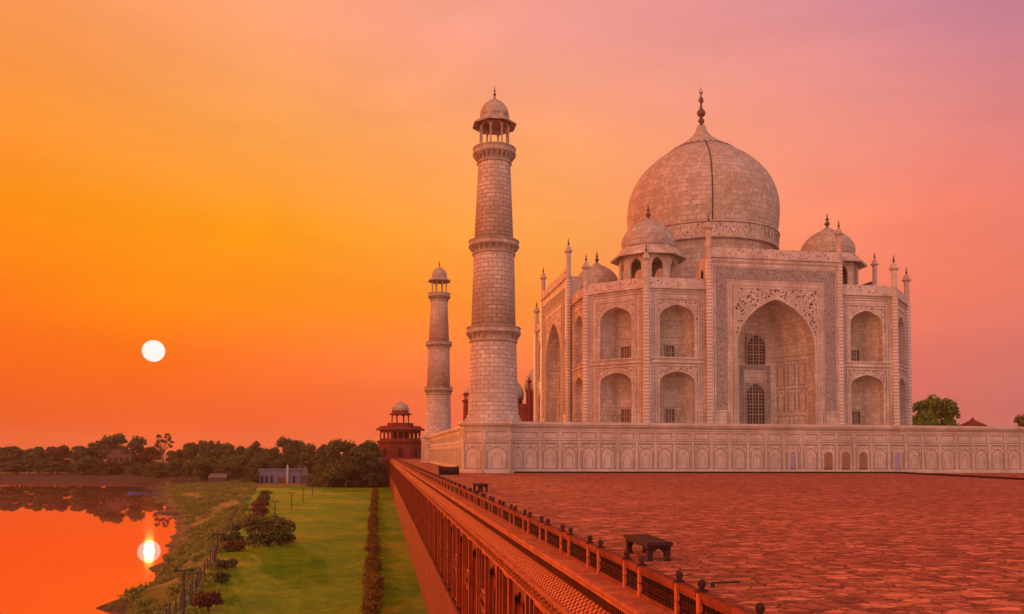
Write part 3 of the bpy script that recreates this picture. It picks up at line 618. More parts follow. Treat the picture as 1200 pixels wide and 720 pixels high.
    # chamfered corner
    Gc = frame_of((CX, CY, 0), ang-math.pi/4); dc = (2*H-CH)/math.sqrt(2); C = lambda u, o, z, Gc=Gc: Gc(u, dc+o, z); L = CH*math.sqrt(2)
    cw = MB([m_marble]); sps = [MB(), MB()]
    bay(cw, C, 0, -L/2, L/2, taj, sps, wins=(k_ in (0, 1)))
    co = cw.build('corner_wall', None, taj)
    for sp in sps: sp.build('inlay_panel', m_span_small, co)
    # parapet strips over bays and corner
    for FF, u0, u1 in ((F, -(H-CH), -PW), (F, PW, H-CH), (C, -L/2, L/2)):
        pp = MB(); fbox(pp, FF, u0, u1, ZR, ZR+1.3, -.45, .10); pp.build('parapet', m_parapet, taj)
        ce = MB(); fbox(ce, FF, u0, u1, ZR-.32, ZR-.02, 0, .30); fbox(ce, FF, u0, u1, ZR-.62, ZR-.5, 0, .08); ce.build('cornice', m_marble, taj)
    # engaged shafts that rise above the roof as pinnacles
    shafts = [(F(-(H-CH), 0, 0), 33.0, .52), (F(H-CH, 0, 0), 33.0, .52), (G(-PW, -.25, 0), 37.8, .48), (G(PW, -.25, 0), 37.8, .48)]
    for c, zt, rs in shafts:
        g = MB(); g.lathe([(rs*1.25, Z0), (rs*1.25, Z0+.7), (rs, Z0+.9), (rs, ZR-.4 if zt < 36 else 31.2)], (c.x, c.y, 0), 8, m_chev, smooth=False, a0=math.pi/8, rref=rs)
        zb = ZR-.4 if zt < 36 else 31.2
        g.lathe([(rs*1.15, zb), (rs*1.15, zb+.3), (rs*.82, zb+.35), (rs*.78, zt-2.6), (rs*.95, zt-2.45), (rs*1.45, zt-2.2), (rs*1.45, zt-2.12), (rs*.9, zt-1.95), (rs*.95, zt-1.75), (rs*.75, zt-1.5), (rs*.25, zt-1.25)], (c.x, c.y, 0), 8, m_marble, smooth=False, a0=math.pi/8, rref=rs)
        go = g.build('pinnacle', None, taj); finial(go, (c.x, c.y, zt-1.3), 1.55, w=.36)
rf = MB(); o8 = [(-(H-CH), -H), (H-CH, -H), (H, -(H-CH)), (H, H-CH), (H-CH, H), (-(H-CH), H), (-H, H-CH), (-H, -(H-CH))]
rf.face([(CX+x*.985, CY+y*.985, ZR+.35) for x, y in o8]); rf.build('roof', m_marble, taj)
dr = MB(); dr.lathe([(13.7, ZR+.3), (13.7, 29.3), (12.85, 29.5), (12.85, 38.4), (13.0, 38.6)], (CX, CY, 0), 96); dr.build('drum', m_dome, taj)
DP = [(r_*.957, z_-(.35 if z_ > 50 else 0)*(z_-50)/8.5) for r_, z_ in [(13.45, 38.55), (13.62, 40.0), (13.85, 41.9), (14.08, 43.6), (14.2, 45.2), (14.2, 46.6), (14.05, 48.0), (13.68, 49.5), (13.1, 51.0), (12.3, 52.4), (11.3, 53.7), (10.15, 54.9), (8.85, 56.0), (7.45, 57.0), (6.1, 57.9), (5.0, 58.55)]]
dm = MB(); dm.lathe(DP, (CX, CY, 0), 112, rref=14.5)
dome = dm.build('dome', m_dome, taj)
bd = MB(); bd.lathe([(13.3, 38.75), (13.33, 38.8), (13.38, 40.9), (13.43, 41.0)], (CX, CY, 0), 112, m_parapet)
for zz, r in ((38.4, 13.45), (41.05, 13.6)): bd.lathe([(r-.5, zz), (r, zz+.04), (r, zz+.30), (r-.5, zz+.36)], (CX, CY, 0), 112, m_dome)
for i in range(72):
    a = 2*math.pi*i/72; F = frame_of((CX, CY, 0), a); K = lambda u, o, z, F=F: F(u, 13.4+o, z)
    P = [(-.42, 40.85), (-.42, 39.9), (0, 39.2), (.42, 39.9), (.42, 40.85)]
    bd.face([K(x, .045, z) for x, z in P], m_marble); bd.face([K(x*.6, .075, 40.75-(40.75-z)*.62) for x, z in P], m_span)
bd.build('inlay_band', None, dome)
lc = MB(); prof = [(5.25, 57.65), (5.2, 57.95), (4.4, 58.6), (3.1, 59.55), (2.0, 60.4), (1.3, 61.25), (.9, 62.1), (.8, 62.6)]; lc.lathe(prof, (CX, CY, 0), 48, rref=4)
for i in range(32):
    a = 2*math.pi*i/32; F = frame_of((CX, CY, 0), a); q = [(-.5, 4.55, 58.55), (-.40, 5.65, 57.85), (0, 6.3, 57.4), (.40, 5.65, 57.85), (.5, 4.55, 58.55)]
    lc.face([F(u, o, z) for u, o, z in q]); lc.face([F(u, o-.12, z-.12) for u, o, z in q[::-1]])
lco = lc.build('lotus_cap', m_dome, dome)
fm = MB(); fm.lathe([(.85, 62.5), (.35, 62.9), (.3, 63.1), (.55, 63.35), (.6, 63.65), (.5, 63.95), (.25, 64.2), (.35, 64.45), (.74, 64.75), (.8, 65.15), (.66, 65.55), (.3, 65.9), (.2, 66.4), (.18, 66.9), (.4, 67.2), (.48, 67.55), (.38, 67.9), (.16, 68.15), (.12, 68.6), (.24, 68.8), (.16, 69.0), (.07, 69.2), (.05, 70.0), (0, 70.3)], (CX, CY, 0), 20)
for s in (-1, 1): fm.tube([(CX, CY, 68.75), (CX+s*.30, CY, 68.95), (CX+s*.38, CY, 69.3), (CX+s*.26, CY, 69.6)], [.08, .08, .06, .02], 6)
fm.build('finial', m_bronze, dome)
ld = MB()   # lightning conductor down the north-east flank of the dome
pts = []
for r, z in DP[::-1]: a = R(-105); pts.append((CX+(r+.06)*math.cos(a), CY+(r+.06)*math.sin(a), z))
ld.tube(pts, .09, 5); ld.build('conductor', m_iron, dome)
for sx_, sy_ in ((-1, -1), (1, -1), (-1, 1), (1, 1)):
    c = (CX+sx_*15.6, CY+sy_*15.6)
    hb = bpy.data.objects.new('roof_kiosk', None); COL.objects.link(hb); hb.parent = taj; hb.location = (c[0]-CX, c[1]-CY, 0)
    bs = MB(); bs.lathe([(4.9, ZR+.3), (4.9, 28.7)], (c[0], c[1], 0), 8, smooth=False, a0=math.pi/8); bs.build('base', m_marble, hb)
    # parts hang directly on the kiosk
    kiosk(hb, (c[0], c[1], 28.7), 4.75, 5.3, 4.25, 5.0, 6.1, (m_marble, m_marble, m_dome), .52, 2.9)

# ------------------------------------------------------------------ marble plinth
XM, YM, S = 13.25, 94.94, 90.0
pl = empty('marble_plinth', 'long pale marble plinth with blind arch panels, under the domed tomb', 'plinth', loc=(XM+S/2, YM+S/2, 0))
def panelled(mb, F, L, pitch, off=0):
    """wall 0..L: moulded foot, blind arch panels, upper panels, cornice; doors returned as slots"""
    frect(mb, F, 0, L, 0, 5.5)
    fbox(mb, F, 0, L, 0, .22, 0, .22); fbox(mb, F, 0, L, .22, .36, 0, .10); fbox(mb, F, 0, L, 3.52, 3.66, 0, .10); fbox(mb, F, 0, L, 5.02, 5.14, 0, .10)
    n = max(1, round(L/pitch)); p = L/n
    for i in range(n):
        c = (i+.5)*p; hw = p/2
        fbox(mb, F, c-hw+.0, c-hw+.17, .36, 3.52, 0, .085); fbox(mb, F, c+hw-.17, c+hw, .36, 3.52, 0, .085)
        w = p-.34-.5
        arch_sheet(mb, F, c-hw+.2, c+hw-.2, .5, 3.36, c, w, 2.3, 2.95, .05, n=6); arch_reveal(mb, F, c, w, .5, 2.3, 2.95, 0, .05, n=6)
        fframe(mb, F, c-hw+.16, c+hw-.16, 3.82, 4.88, .12, 0, .08); outline(mb, F, c-hw+.30, c+hw-.30, 3.98, 4.72, .07, .004, m_line); arch_line(mb, F, c, w-.02, .5, 2.3, 2.95, .10, .056, m_line, 6); outline(mb, F, c-hw+.2, c+hw-.2, .5, 3.36, .06, .055, m_line)
        arch_line(mb, F, c, w*.55, .8, 1.6, 2.2, .07, .006, m_line, 5)
        for zq in (3.42, 3.72, 5.2): frect(mb, F, c-hw, c+hw, zq, zq+.06, .008, m_line)
        for q in (-.27, .27): mb.face([F(c+q*p+x, .075, 3.05+z) for x, z in ((-.13, 0), (0, -.13), (.13, 0), (0, .13))], m_line)
    return n, p
wl = MB([m_plinth])
b = 2.0; e = 3.6*math.tan(math.pi/8)
Ff = frame_of((XM+3.0, YM-b, 0), 0); nF, pF = panelled(wl, Ff, S-6.0, 2.36)
Fn = frame_of((XM-b, YM+S-3.0, 0), -math.pi/2); panelled(wl, Fn, S-6.0, 2.36)
for F in (frame_of((XM+S+b, YM+3, 0), math.pi/2), frame_of((XM+S-3, YM+S+b, 0), math.pi)): frect(wl, F, 0, S-6, 0, 5.5)
hflat(wl, XM-b, XM+S+b, YM-b, YM+S+b, 5.92)
wo_ = wl.build('wall', None, pl)
co = MB()
def cornice_run(F, L, x0=0):
    fbox(co, F, x0, L, 5.45, 5.62, 0, .30); fbox(co, F, x0, L, 5.62, 5.95, 0, .42); fbox(co, F, x0, L, 5.30, 5.45, 0, .12)
for F in (Ff, Fn, frame_of((XM+S+b, YM+3, 0), math.pi/2), frame_of((XM+S-3, YM+S+b, 0), math.pi)): cornice_run(F, S-6)
co.build('cornice', m_plinth, pl)
for (bx, by) in ((XM, YM), (XM, YM+S), (XM+S, YM), (XM+S, YM+S)):
    bm_ = MB([m_plinth]); L8 = 2*e
    for i in range(8):
        F = frame_of((bx, by, 0), i*math.pi/4); G = lambda u, o, z, F=F: F(u-L8/2, 3.6+o, z)
        panelled(bm_, G, L8, 2.98)
    bm_.lathe([(3.9, 5.30), (3.98, 5.45), (4.22, 5.46), (4.22, 5.60), (4.36, 5.62), (4.36, 5.96), (3.5, 5.97)], (bx, by, 0), 8, smooth=False, a0=math.pi/8)
    bm_.build('bastion', None, pl)
# doors set in the panels of the front wall
def plinth_door(idx, mat, w, name):
    c = (idx+.5)*pF; d = MB(); fr = MB(); hs, ha = (2.1, 2.6)
    arch_sheet(fr, Ff, c-w/2-.22, c+w/2+.22, .36, 2.95, c, w, hs, ha, .10, n=6); arch_reveal(fr, Ff, c, w, .36, hs, ha, 0, .10, n=6)
    fo = fr.build(name, m_plinth, pl); arch_fill(d, Ff, c, w, .37, hs, ha, .055, n=6); fbox(d, Ff, c-.03, c+.03, .4, 2.2, .055, .075); d.build('door_leaf', mat, fo)
for i_, mat in ((14, m_bluedoor), (16, m_door), (17, m_door), (18, m_door), (20, m_bluedoor)): plinth_door(i_, mat, 1.15 if mat is m_door else .8, 'doorway')

# ------------------------------------------------------------------ minarets
def minaret(x, y, label):
    t = empty('minaret', label, 'minaret', 'marble minarets on the plinth corners', (x, y, 0)); c = (x, y, 0)
    m = MB(); m.lathe([(3.35, 5.95), (3.35, 6.25), (3.12, 6.35), (3.12, 6.7), (2.98, 6.85), (2.72, 15.2), (2.72, 15.5)], c, 40, rref=2.8); m.build('lower_shaft', m_min, t)
    m = MB(); m.lathe([(2.64, 17.0), (2.44, 25.6), (2.44, 25.9)], c, 40, rref=2.5); m.build('middle_shaft', m_min, t)
    m = MB(); m.lathe([(2.34, 27.3), (1.92, 36.9), (1.92, 37.3)], c, 40, rref=2.1); m.build('upper_shaft', m_min, t)
    for z0, z1, ri, ro in ((15.3, 17.1, 2.72, 3.22), (25.75, 27.45, 2.44, 2.98), (36.75, 38.65, 1.93, 2.55)):
        g = MB(); h = z1-z0
        g.lathe([(ri+.02, z0), (ri+.16, z0+.05), (ri+.16, z0+.22), (ri+.05, z0+.28), (ri+.08, z0+h*.42), (ro-.08, z0+h*.55), (ro+.05, z0+h*.58), (ro+.05, z0+h*.68), (ro-.02, z0+h*.70), (ro-.02, z1-.12), (ro+.05, z1-.1), (ro+.05, z1), (ro-.14, z1), (ro-.16, z0+h*.72)], c, 40, m_balc, rref=ro)
        nb = 24
        for i in range(nb):
            a = 2*math.pi*i/nb; F = frame_of(c, a); K = lambda u, o, z, F=F: F(u, o, z)
            g.face([K(-.11, ri+.05, z0+.25), K(.11, ri+.05, z0+.25), K(.11, ro+.0, z0+h*.55), K(-.11, ro+.0, z0+h*.55)], m_balc)
            for s in (-.11, .11): g.face([K(s, ri-.05, z0+.25), K(s, ro+.0, z0+h*.55), K(s, ri-.05, z0+h*.56)], m_balc)
        g.build('balcony', None, t)
    kb = bpy.data.objects.new('kiosk', None); COL.objects.link(kb); kb.parent = t
    mb_ = MB(); mb_.lathe([(1.85, 38.0), (1.85, 38.55)], c, 8, smooth=False, a0=math.pi/8); mb_.build('base', m_marble, kb)
    z = 38.5; r = 1.74
    for px, py in octs(r): col = MB(); col.lathe([(.17, 0), (.17, .25), (.11, .35), (.10, 2.35), (.17, 2.6), (.17, 2.75)], (x+px, y+py, z), 8); col.build('column', m_balc, kb)
    ar = MB(); ra = MB(); ap = r*math.cos(math.pi/8); L = 2*r*math.sin(math.pi/8)
    for i in range(8):
        F = frame_of((x, y, z), i*math.pi/4); G = lambda u, o, zz, F=F: F(u, ap+.1+o, zz); arch_slab(ar, G, -L/2, L/2, 2.4, 3.45, 0, L*.86, 2.45, 3.1, .2)
        fbox(ra, G, -L/2, L/2, 0, .22, -.1, 0)
    ar.build('arcade', m_balc, kb); ra.build('railing', m_balc, kb)
    ev = MB(); ev.lathe([(1.5, 3.4), (2.72, 2.95), (2.74, 3.08), (1.85, 3.68), (1.85, 4.02), (1.78, 4.1)], (x, y, z), 8, smooth=False, a0=math.pi/8); ev.build('eave', m_balc, kb)
    dd = MB(); dd.lathe([(q*1.74, w_*1.72) for q, w_ in ((1, 0), (1.0, .14), (.97, .36), (.88, .62), (.71, .86), (.49, 1.06), (.27, 1.2), (.13, 1.3), (.07, 1.38), (0, 1.45))], (x, y, z+4.08), 28); dd.build('dome', m_balc, kb)
    finial(kb, (x, y, z+6.4), 1.75, w=.34)
    return t
minaret(XM+.05, YM, 'tall marble minaret on the near corner of the plinth, in front of the river side')
minaret(XM+.05, YM+S, 'farther marble minaret at the far corner of the plinth, looking smaller beside the tall one')

# ------------------------------------------------------------------ red sandstone retaining wall
Y0, Y1 = -4.0, 284.0
rw = empty('retaining_wall', 'long red sandstone river wall with rows of carved blind arches, dropping to the lawn', 'wall', loc=(3.7, (Y0+Y1)/2, -9))
W = lambda u, o, z: Vector((3.66-o, u, z))     # face looks north (-X); u runs along Y
def wbox(mb, u0, u1, z0, z1, o0, o1, m=None): mb.box((3.66-o1, u0, z0), (3.66-o0, u1, z1), m, '+x')
bs = MB(); bs.box((3.52, Y0, -9.3), (3.9, Y1, -4.72)); bs.box((3.42, Y0, -4.80), (3.53, Y1, -4.62)); bs.build('base', m_red, rw)
cp = MB()
cp.box((3.74, Y0, -.06), (4.6, Y1, .085)); cp.build('coping', m_redlight, rw)
dn = MB(); dn.box((3.86, Y0, -.29), (4.1, Y1, -.06))
y = Y0
while y < 130: dn.box((3.775, y, -.25), (3.862, y+.06, -.062)); y += .12
dn.box((3.80, 130, -.25), (3.862, Y1, -.062)); dn.build('dentil_cornice', m_reddark, rw)
zz = MB(); zz.face([(3.885, Y0, -.27), (3.885, Y1, -.27), (3.55, Y1, -.56), (3.55, Y0, -.56)], None, [(Y0, .46), (Y1, .46), (Y1, 0), (Y0, 0)]); zz.build('zigzag_slope', m_zig, rw)
lp = MB(); lp.box((3.45, Y0, -.64), (3.62, Y1, -.555)); lp.box((3.54, Y0, -.70), (3.64, Y1, -.62)); lp.box((3.55, Y0, -1.02), (3.64, Y1, -.95)); lp.build('lip', m_redlight, rw)
fz = MB(); frz = MB(); fz.box((3.60, Y0, -.95), (3.8, Y1, -.70))
y = Y0
while y < 110:
    fz.face([(3.585, y+.21+a*.19, -.825+b*.105) for a, b in ((-1, 0), (0, -1), (1, 0), (0, 1))], m_redlight)
    fz.face([(3.572, y+.21+a*.09, -.825+b*.05) for a, b in ((-1, 0), (0, -1), (1, 0), (0, 1))], m_reddark); y += .42
fz.mats = [m_red if q is None else q for q in fz.mats]
fzm = MB([m_red]); fzm.v, fzm.f, fzm.uv, fzm.sm = fz.v, fz.f, fz.uv, fz.sm
fzm.mats = [m_red, m_redlight, m_reddark]; nb_ = 6; fzm.mi = [0]*nb_+[1 if i % 2 == 0 else 2 for i in range(len(fz.f)-nb_)]
fzm.build('frieze', None, rw)
ar = MB([m_red]); ar.box((3.86, Y0, -4.7), (4.2, Y1, -.9), m_deep_shade)
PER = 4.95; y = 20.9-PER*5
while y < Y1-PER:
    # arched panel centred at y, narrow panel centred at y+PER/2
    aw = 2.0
    arch_sheet(ar, W, y-1.25, y+1.25, -4.62, -1.02, y, aw, -2.2, -1.22, .0, m_red, n=7); arch_reveal(ar, W, y, aw, -4.62, -2.2, -1.22, -.20, 0, m_deep_shade, n=7)  # reveals darkened, their shade is put into the colour
    arch_sheet(ar, W, y-1.0, y+1.0, -4.55, -1.35, y, aw*.62, -2.6, -1.75, -.10, m_deep_shade, n=6); arch_reveal(ar, W, y, aw*.62, -4.62, -2.6, -1.75, -.20, -.10, m_deep_shade, n=6)
    for s in (-1, 1):  # pilasters: sunlit fronts and shaded sides put into the colour
        wbox(ar, y+s*1.32-.09, y+s*1.32+.09, -4.62, -1.02, -.20, .10, m_deep_shade); frect(ar, W, y+s*1.32-.09, y+s*1.32+.09, -4.62, -1.02, .104, m_redlight)
        wbox(ar, y+s*1.62-.05, y+s*1.62+.05, -4.62, -1.02, -.20, .05, m_deep_shade); frect(ar, W, y+s*1.62-.05, y+s*1.62+.05, -4.62, -1.02, .054, m_redlight)
        for q in (-.62, .62): ar.face([W(y+q*1.0+a*.17, .012, -1.55+b*.2) for a, b in ((-1, 0), (0, -1), (1, 0), (0, 1))], m_redlight)
    c = y+PER/2
    for z0, z1 in ((-4.6, -3.15), (-2.55, -1.1)):  # side bars: light fronts, dark sides, shading put into the colour
        wbox(ar, c-.62, c-.54, z0, z1, -.20, .0, m_deep_shade); frect(ar, W, c-.62, c-.54, z0, z1, .004, m_redlight); wbox(ar, c+.54, c+.62, z0, z1, -.20, .0, m_deep_shade); frect(ar, W, c+.54, c+.62, z0, z1, .004, m_redlight)
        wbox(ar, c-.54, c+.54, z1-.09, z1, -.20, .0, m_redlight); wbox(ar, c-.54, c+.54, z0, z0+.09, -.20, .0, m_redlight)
        if y < 130:
            arch_sheet(ar, W, c-.54, c+.54, z0+.09, z1-.09, c, .7, z1-.55, z1-.2, -.12, m_deep_shade, n=5); arch_reveal(ar, W, c, .7, z0+.09, z1-.55, z1-.2, -.20, -.12, m_deep_shade, n=5)
            ar.face([W(c+a*.16, -.30, (z0+z1)/2+b*.45) for a, b in ((-1, 0), (0, -1), (1, 0), (0, 1))], m_redlight)
    wbox(ar, c-.75, c+.75, -3.1, -2.62, -.20, .03, m_red)
    for q in (-.4, 0, .4): ar.face([W(c+q+a*.17, .03, -2.86+b*.2) for a, b in ((-1, 0), (0, -1), (1, 0), (0, 1))], m_redlight)
    y += PER
ar.build('arcade_panels', None, rw)

# ------------------------------------------------------------------ pierced balustrade along the terrace edge
bl = empty('balustrade', 'low pierced red stone balustrade with knobbed posts along the terrace edge', 'balustrade', loc=(4.2, 140, 0))
def post_mb(mb, y):
    x = 4.2; mb.box((x-.06, y-.045, .085), (x+.06, y+.045, .56)); mb.box((x-.07, y-.055, .56), (x+.07, y+.055, .60), m_bench)
    mb.lathe([(.05, 0), (.03, .02), (.05, .045), (.056, .075), (.05, .105), (.028, .125), (.0, .135)], (x, y, .60), 10, m_bench)
def panel_mb(mb, y0, y1, full=True):
    x = 4.2; L = y1-y0
    mb.box((x-.07, y0, .50), (x+.07, y1, .575)); mb.box((x-.05, y0, .085), (x+.05, y1, .15)); mb.box((x-.035, y0, .44), (x+.035, y1, .50))
    if not full: mb.box((x-.012, y0, .15), (x+.012, y1, .44), m_lattice); return
    # star-shaped pierced screen: crossing diagonals with cross bars
    n = max(2, round(L/.145)); p = L/n; t = .018
    for i in range(n):
        a = y0+i*p
        for za, zb in ((.15, .295), (.295, .44)):
            for q0, q1 in ((a, a+p), (a+p, a)):
                d = Vector((0, q1-q0, zb-za)).normalized(); nn = Vector((0, -d.z, d.y))*t
                A = Vector((x, q0, za)); B = Vector((x, q1, zb))
                for sx_ in (-.028, .028): mb.face([A+nn+Vector((sx_, 0, 0)), A-nn+Vector((sx_, 0, 0)), B-nn+Vector((sx_, 0, 0)), B+nn+Vector((sx_, 0, 0))], m_lattice)
                mb.face([A+nn+Vector((-.028, 0, 0)), A+nn+Vector((.028, 0, 0)), B+nn+Vector((.028, 0, 0)), B+nn+Vector((-.028, 0, 0))], m_lattice)
    mb.box((x-.028, y0, .284), (x+.028, y1, .306), m_lattice)
    for i in range(1, n): mb.box((x-.03, y0+i*p-.012, .15), (x+.03, y0+i*p+.012, .44), m_lattice)
PB = 2.45; pairs = [7.75+PB*i for i in range(-3, 113)]
def bal_obj(name, mb, y):
    o = mb.build(name, None, bl); return o
pm = MB([m_redlight]); post_mb(pm, 0); post0 = pm.build('post', None, None); hang(post0, bl)
lp_ = MB([m_rail]); panel_mb(lp_, .065, PB-.8-.065); long0 = lp_.build('panel', None, None); hang(long0, bl)
sp_ = MB([m_rail]); panel_mb(sp_, .065, .8-.065); short0 = sp_.build('panel', None, None); hang(short0, bl)
first = True; rest_p = MB([m_redlight]); rest_n = MB([m_rail]); cnt = 0
for y in pairs:
    if cnt < 50:
        for src, yy in ((post0, y), (short0, y), (post0, y+.8), (long0, y+.8)):
            o = src if first and not (src is post0 and yy > y) else src.copy()
            if o is not src: COL.objects.link(o)
            o.location = (0, yy, 0)
        first = False
    else:
        post_mb(rest_p, y); post_mb(rest_p, y+.8); panel_mb(rest_n, y+.065, y+.735, False); panel_mb(rest_n, y+.865, y+PB-.065, False)
    cnt += 1
tag(rest_p.build('post', None, bl), kind='stuff'); tag(rest_n.build('panel', None, bl), kind='stuff')

# ------------------------------------------------------------------ red corner tower at the far end of the wall
TX, TY = 7.3, 287.0
tw = empty('corner_tower', 'red sandstone corner tower with open galleries and a grey dome, ending the river wall', 'tower', loc=(TX, TY, -9))
A8 = math.pi/8
def oct_lathe(prof, m, name, par, c=(TX, TY, 0)): q = MB(); q.lathe(prof, c, 8, smooth=False, a0=A8); return q.build(name, m, par)
RB = 8.1
body = oct_lathe([(RB+.4, -9.6), (RB+.4, -1.0), (RB+.7, -.8), (RB+.7, -.3), (RB, -.1), (RB, 5.2), (RB+.5, 5.5), (RB+.75, 5.9), (RB+.75, 6.15), (RB-.2, 6.2)], m_towerred, 'base', tw)
dk = MB(); ap = RB*math.cos(A8)
for i in range(8):
    F = frame_of((TX, TY, 0), i*math.pi/4); G = lambda u, o, z, F=F: F(u, ap+o, z)
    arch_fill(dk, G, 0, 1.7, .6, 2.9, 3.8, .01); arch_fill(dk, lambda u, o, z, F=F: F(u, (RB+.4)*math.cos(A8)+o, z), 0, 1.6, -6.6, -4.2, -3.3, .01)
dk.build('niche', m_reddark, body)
ga = MB(); rg = RB-.5; L = 2*rg*math.sin(A8); ap = rg*math.cos(A8)
for i in range(8):
    F = frame_of((TX, TY, 0), i*math.pi/4)
    for j in range(3):
        G = lambda u, o, z, F=F, j=j: F(u+(j-1)*L/3, ap+o, z); arch_slab(ga, G, -L/6, L/6, 6.2, 10.3, 0, L/3*.72, 8.3, 9.5, .4)
    fbox(ga, lambda u, o, z, F=F: F(u, ap+o, z), -L/2, L/2, 6.2, 7.0, -.3, .05)
ga.build('gallery', m_towerred, tw)
oct_lathe([(3.6, 6.2), (3.6, 10.4)], m_reddark, 'core', tw)
oct_lathe([(rg-.2, 10.2), (RB+1.0, 9.9), (RB+1.0, 10.2), (rg+.1, 10.9), (rg+.1, 11.3), (4.9, 11.35), (4.9, 12.4), (4.3, 12.45)], m_towerred, 'eave', tw)
kb = bpy.data.objects.new('kiosk', None); COL.objects.link(kb); kb.parent = tw
for px, py in octs(3.1): q = MB(); q.lathe([(.26, 0), (.18, .3), (.18, 2.4), (.3, 2.6)], (TX+px, TY+py, 12.4), 8); q.build('column', m_towerred, kb)
q = MB(); L = 2*3.1*math.sin(A8)
for i in range(8):
    F = frame_of((TX, TY, 12.4), i*math.pi/4); arch_slab(q, lambda u, o, z, F=F: F(u, 3.1*math.cos(A8)+.1+o, z), -L/2, L/2, 2.1, 3.3, 0, L*.84, 2.2, 2.95, .25)
q.build('arcade', m_towerred, kb)
oct_lathe([(2.8, 15.6), (4.2, 15.35), (4.2, 15.5), (3.1, 16.2), (3.1, 16.7), (2.9, 16.75)], m_towerred, 'eave', kb)
q = MB(); q.lathe([(r_*2.95, z*3.3/1.12) for r_, z in SD], (TX, TY, 16.7), 24); q.build('dome', m_dome, kb)
finial(kb, (TX, TY, 19.8), 1.6, w=.3)

# ------------------------------------------------------------------ red mosque beyond the tomb
MX, MY = 58.2, 276.0
mo = empty('mosque', 'red sandstone mosque with white domes, mostly hidden behind the tomb and near minaret', 'mosque', loc=(MX, MY, 0))
b_ = MB(); Fm = frame_of((MX, MY-11, 0), 0)
for s, w in ((0, 14), (-1, 11), (1, 11)):
    u = s*13.5; top = 22.5 if s == 0 else 18.5
    arch_sheet(b_, lambda u_, o, z: Fm(u_, o+(.6 if s == 0 else 0), z), u-w/2-(1.2), u+w/2+1.2, 0, top, u, w*.62, 9, 15 if s == 0 else 12.5)
    niche(b_, lambda u_, o, z: Fm(u_, o+(.6 if s == 0 else 0), z), u, w*.62, 0, 9, 15 if s == 0 else 12.5, 6)
b_.box((MX-26, MY-10.9, 0), (MX-20, MY+11, 18.5)); b_.box((MX+20, MY-10.9, 0), (MX+26, MY+11, 18.5)); b_.box((MX-20, MY-4, 0), (MX+20, MY+11, 18.2))
b_.box((MX-8.4, MY-11.2, 18.3), (MX+8.4, MY-8, 22.4))
b_.build('wall', m_towerred, mo)
for s, r_, zb in ((0, 8.2, 23.5), (-1, 6.2, 20.5), (1, 6.2, 20.5)):
    q = MB(); q.lathe([(r_*.94, 18.0-zb), (r_*.94, 0)]+[(a_*r_, z*r_*1.25/1.0) for a_, z in SD], (MX+s*15.0, MY+1, zb), 32); d_ = q.build('dome', m_dome, mo); finial(d_, (MX+s*15.0, MY+1, zb+r_*1.36), 3.5, w=.7)
for sx_ in (-1, 1):
    for sy_ in (-1, 1):
        c = (MX+sx_*27.2, MY+sy_*11.0); tb_ = bpy.data.objects.new('turret', None); COL.objects.link(tb_); tb_.parent = mo; tb_.location = (c[0]-MX, c[1]-MY, 0)
        oct_lathe([(1.75, 0), (1.55, 20.0), (2.1, 20.3), (2.1, 20.8), (1.5, 20.85)], m_towerred, 'shaft', tb_, (c[0], c[1], 0))
        kiosk(tb_, (c[0], c[1], 20.8), 1.35, 2.2, 1.3, 1.7, 2.0, (m_towerred, m_towerred, m_marble), .6, 1.0)
for sx_ in (-1, 1):
    q = MB(); q.lathe([(.55, 0), (.5, 25.5), (.9, 25.8), (.9, 26.0), (.4, 26.6), (.1, 27.6)], (MX+sx_*9.0, MY-11.3, 0), 8, smooth=False); q.build('pinnacle', m_towerred, mo)
    q = MB(); q.lathe([(.5, 0), (.5, 22.5), (.85, 22.8), (.85, 23.0), (.4, 23.6), (.1, 24.6)], (MX+sx_*20.3, MY-11.2, 0), 8, smooth=False); q.build('pinnacle', m_towerred, mo)

# ------------------------------------------------------------------ benches on the terrace
def stone_bench(x, y, rot, L, Wd, Hh, label):
    t = empty('stone_bench', label, 'bench', 'dark stone benches on the terrace', (x, y, 0)); t.rotation_euler.z = rot
    def loc(mb_, name): o = _build(mb_, name, m_bench); o.parent = t; return o
    q = MB(); q.box((-Wd/2, -L/2, Hh-.075), (Wd/2, L/2, Hh)); q.box((-Wd/2+.04, -L/2+.04, Hh-.13), (Wd/2-.04, L/2-.04, Hh-.075)); loc(q, 'seat')
    for sx_ in (-1, 1):
        for sy_ in (-1, 1):
            q = MB(); cx = sx_*(Wd/2-.10); cy = sy_*(L/2-.14)
            q.lathe([(.095, 0), (.095, .05), (.075, .09), (.085, Hh*.35), (.075, Hh*.55), (.10, Hh-.16), (.10, Hh-.13)], (cx, cy, 0), 4, smooth=False, a0=math.pi/4)
            # curved bracket under the seat
            for k2, (dx, dy) in enumerate(((-sx_, 0), (0, -sy_))):
                P = [(0, Hh-.30), (.05, Hh-.20), (.13, Hh-.16), (.16, Hh-.13), (0, Hh-.13)]
                for w_ in (-.035, .035): q.face([(cx+dx*(.05+a)+(w_ if dy else 0), cy+dy*(.05+a)+(w_ if dx else 0), z) for a, z in P])
                for (a, z), (a2, z2) in zip(P, P[1:-1]): q.face([(cx+dx*(.05+a_)+(w_ if dy else 0), cy+dy*(.05+a_)+(w_ if dx else 0), z_) for a_, z_, w_ in ((a, z, -.035), (a, z, .035), (a2, z2, .035), (a2, z2, -.035))])
            loc(q, 'leg')
    return t
stone_bench(6.14, 18.1, -.02, 1.85, .60, .42, 'dark four-legged stone bench standing nearest, behind the pierced balustrade')
stone_bench(6.06, 48.6, .12, 1.5, .66, .50, 'smaller-looking dark stone bench farther along the balustrade')
t = empty('long_bench', 'dark long bench with solid back and end posts, before the corner of the marble plinth', 'bench', loc=(7.2, 84.4, 0))
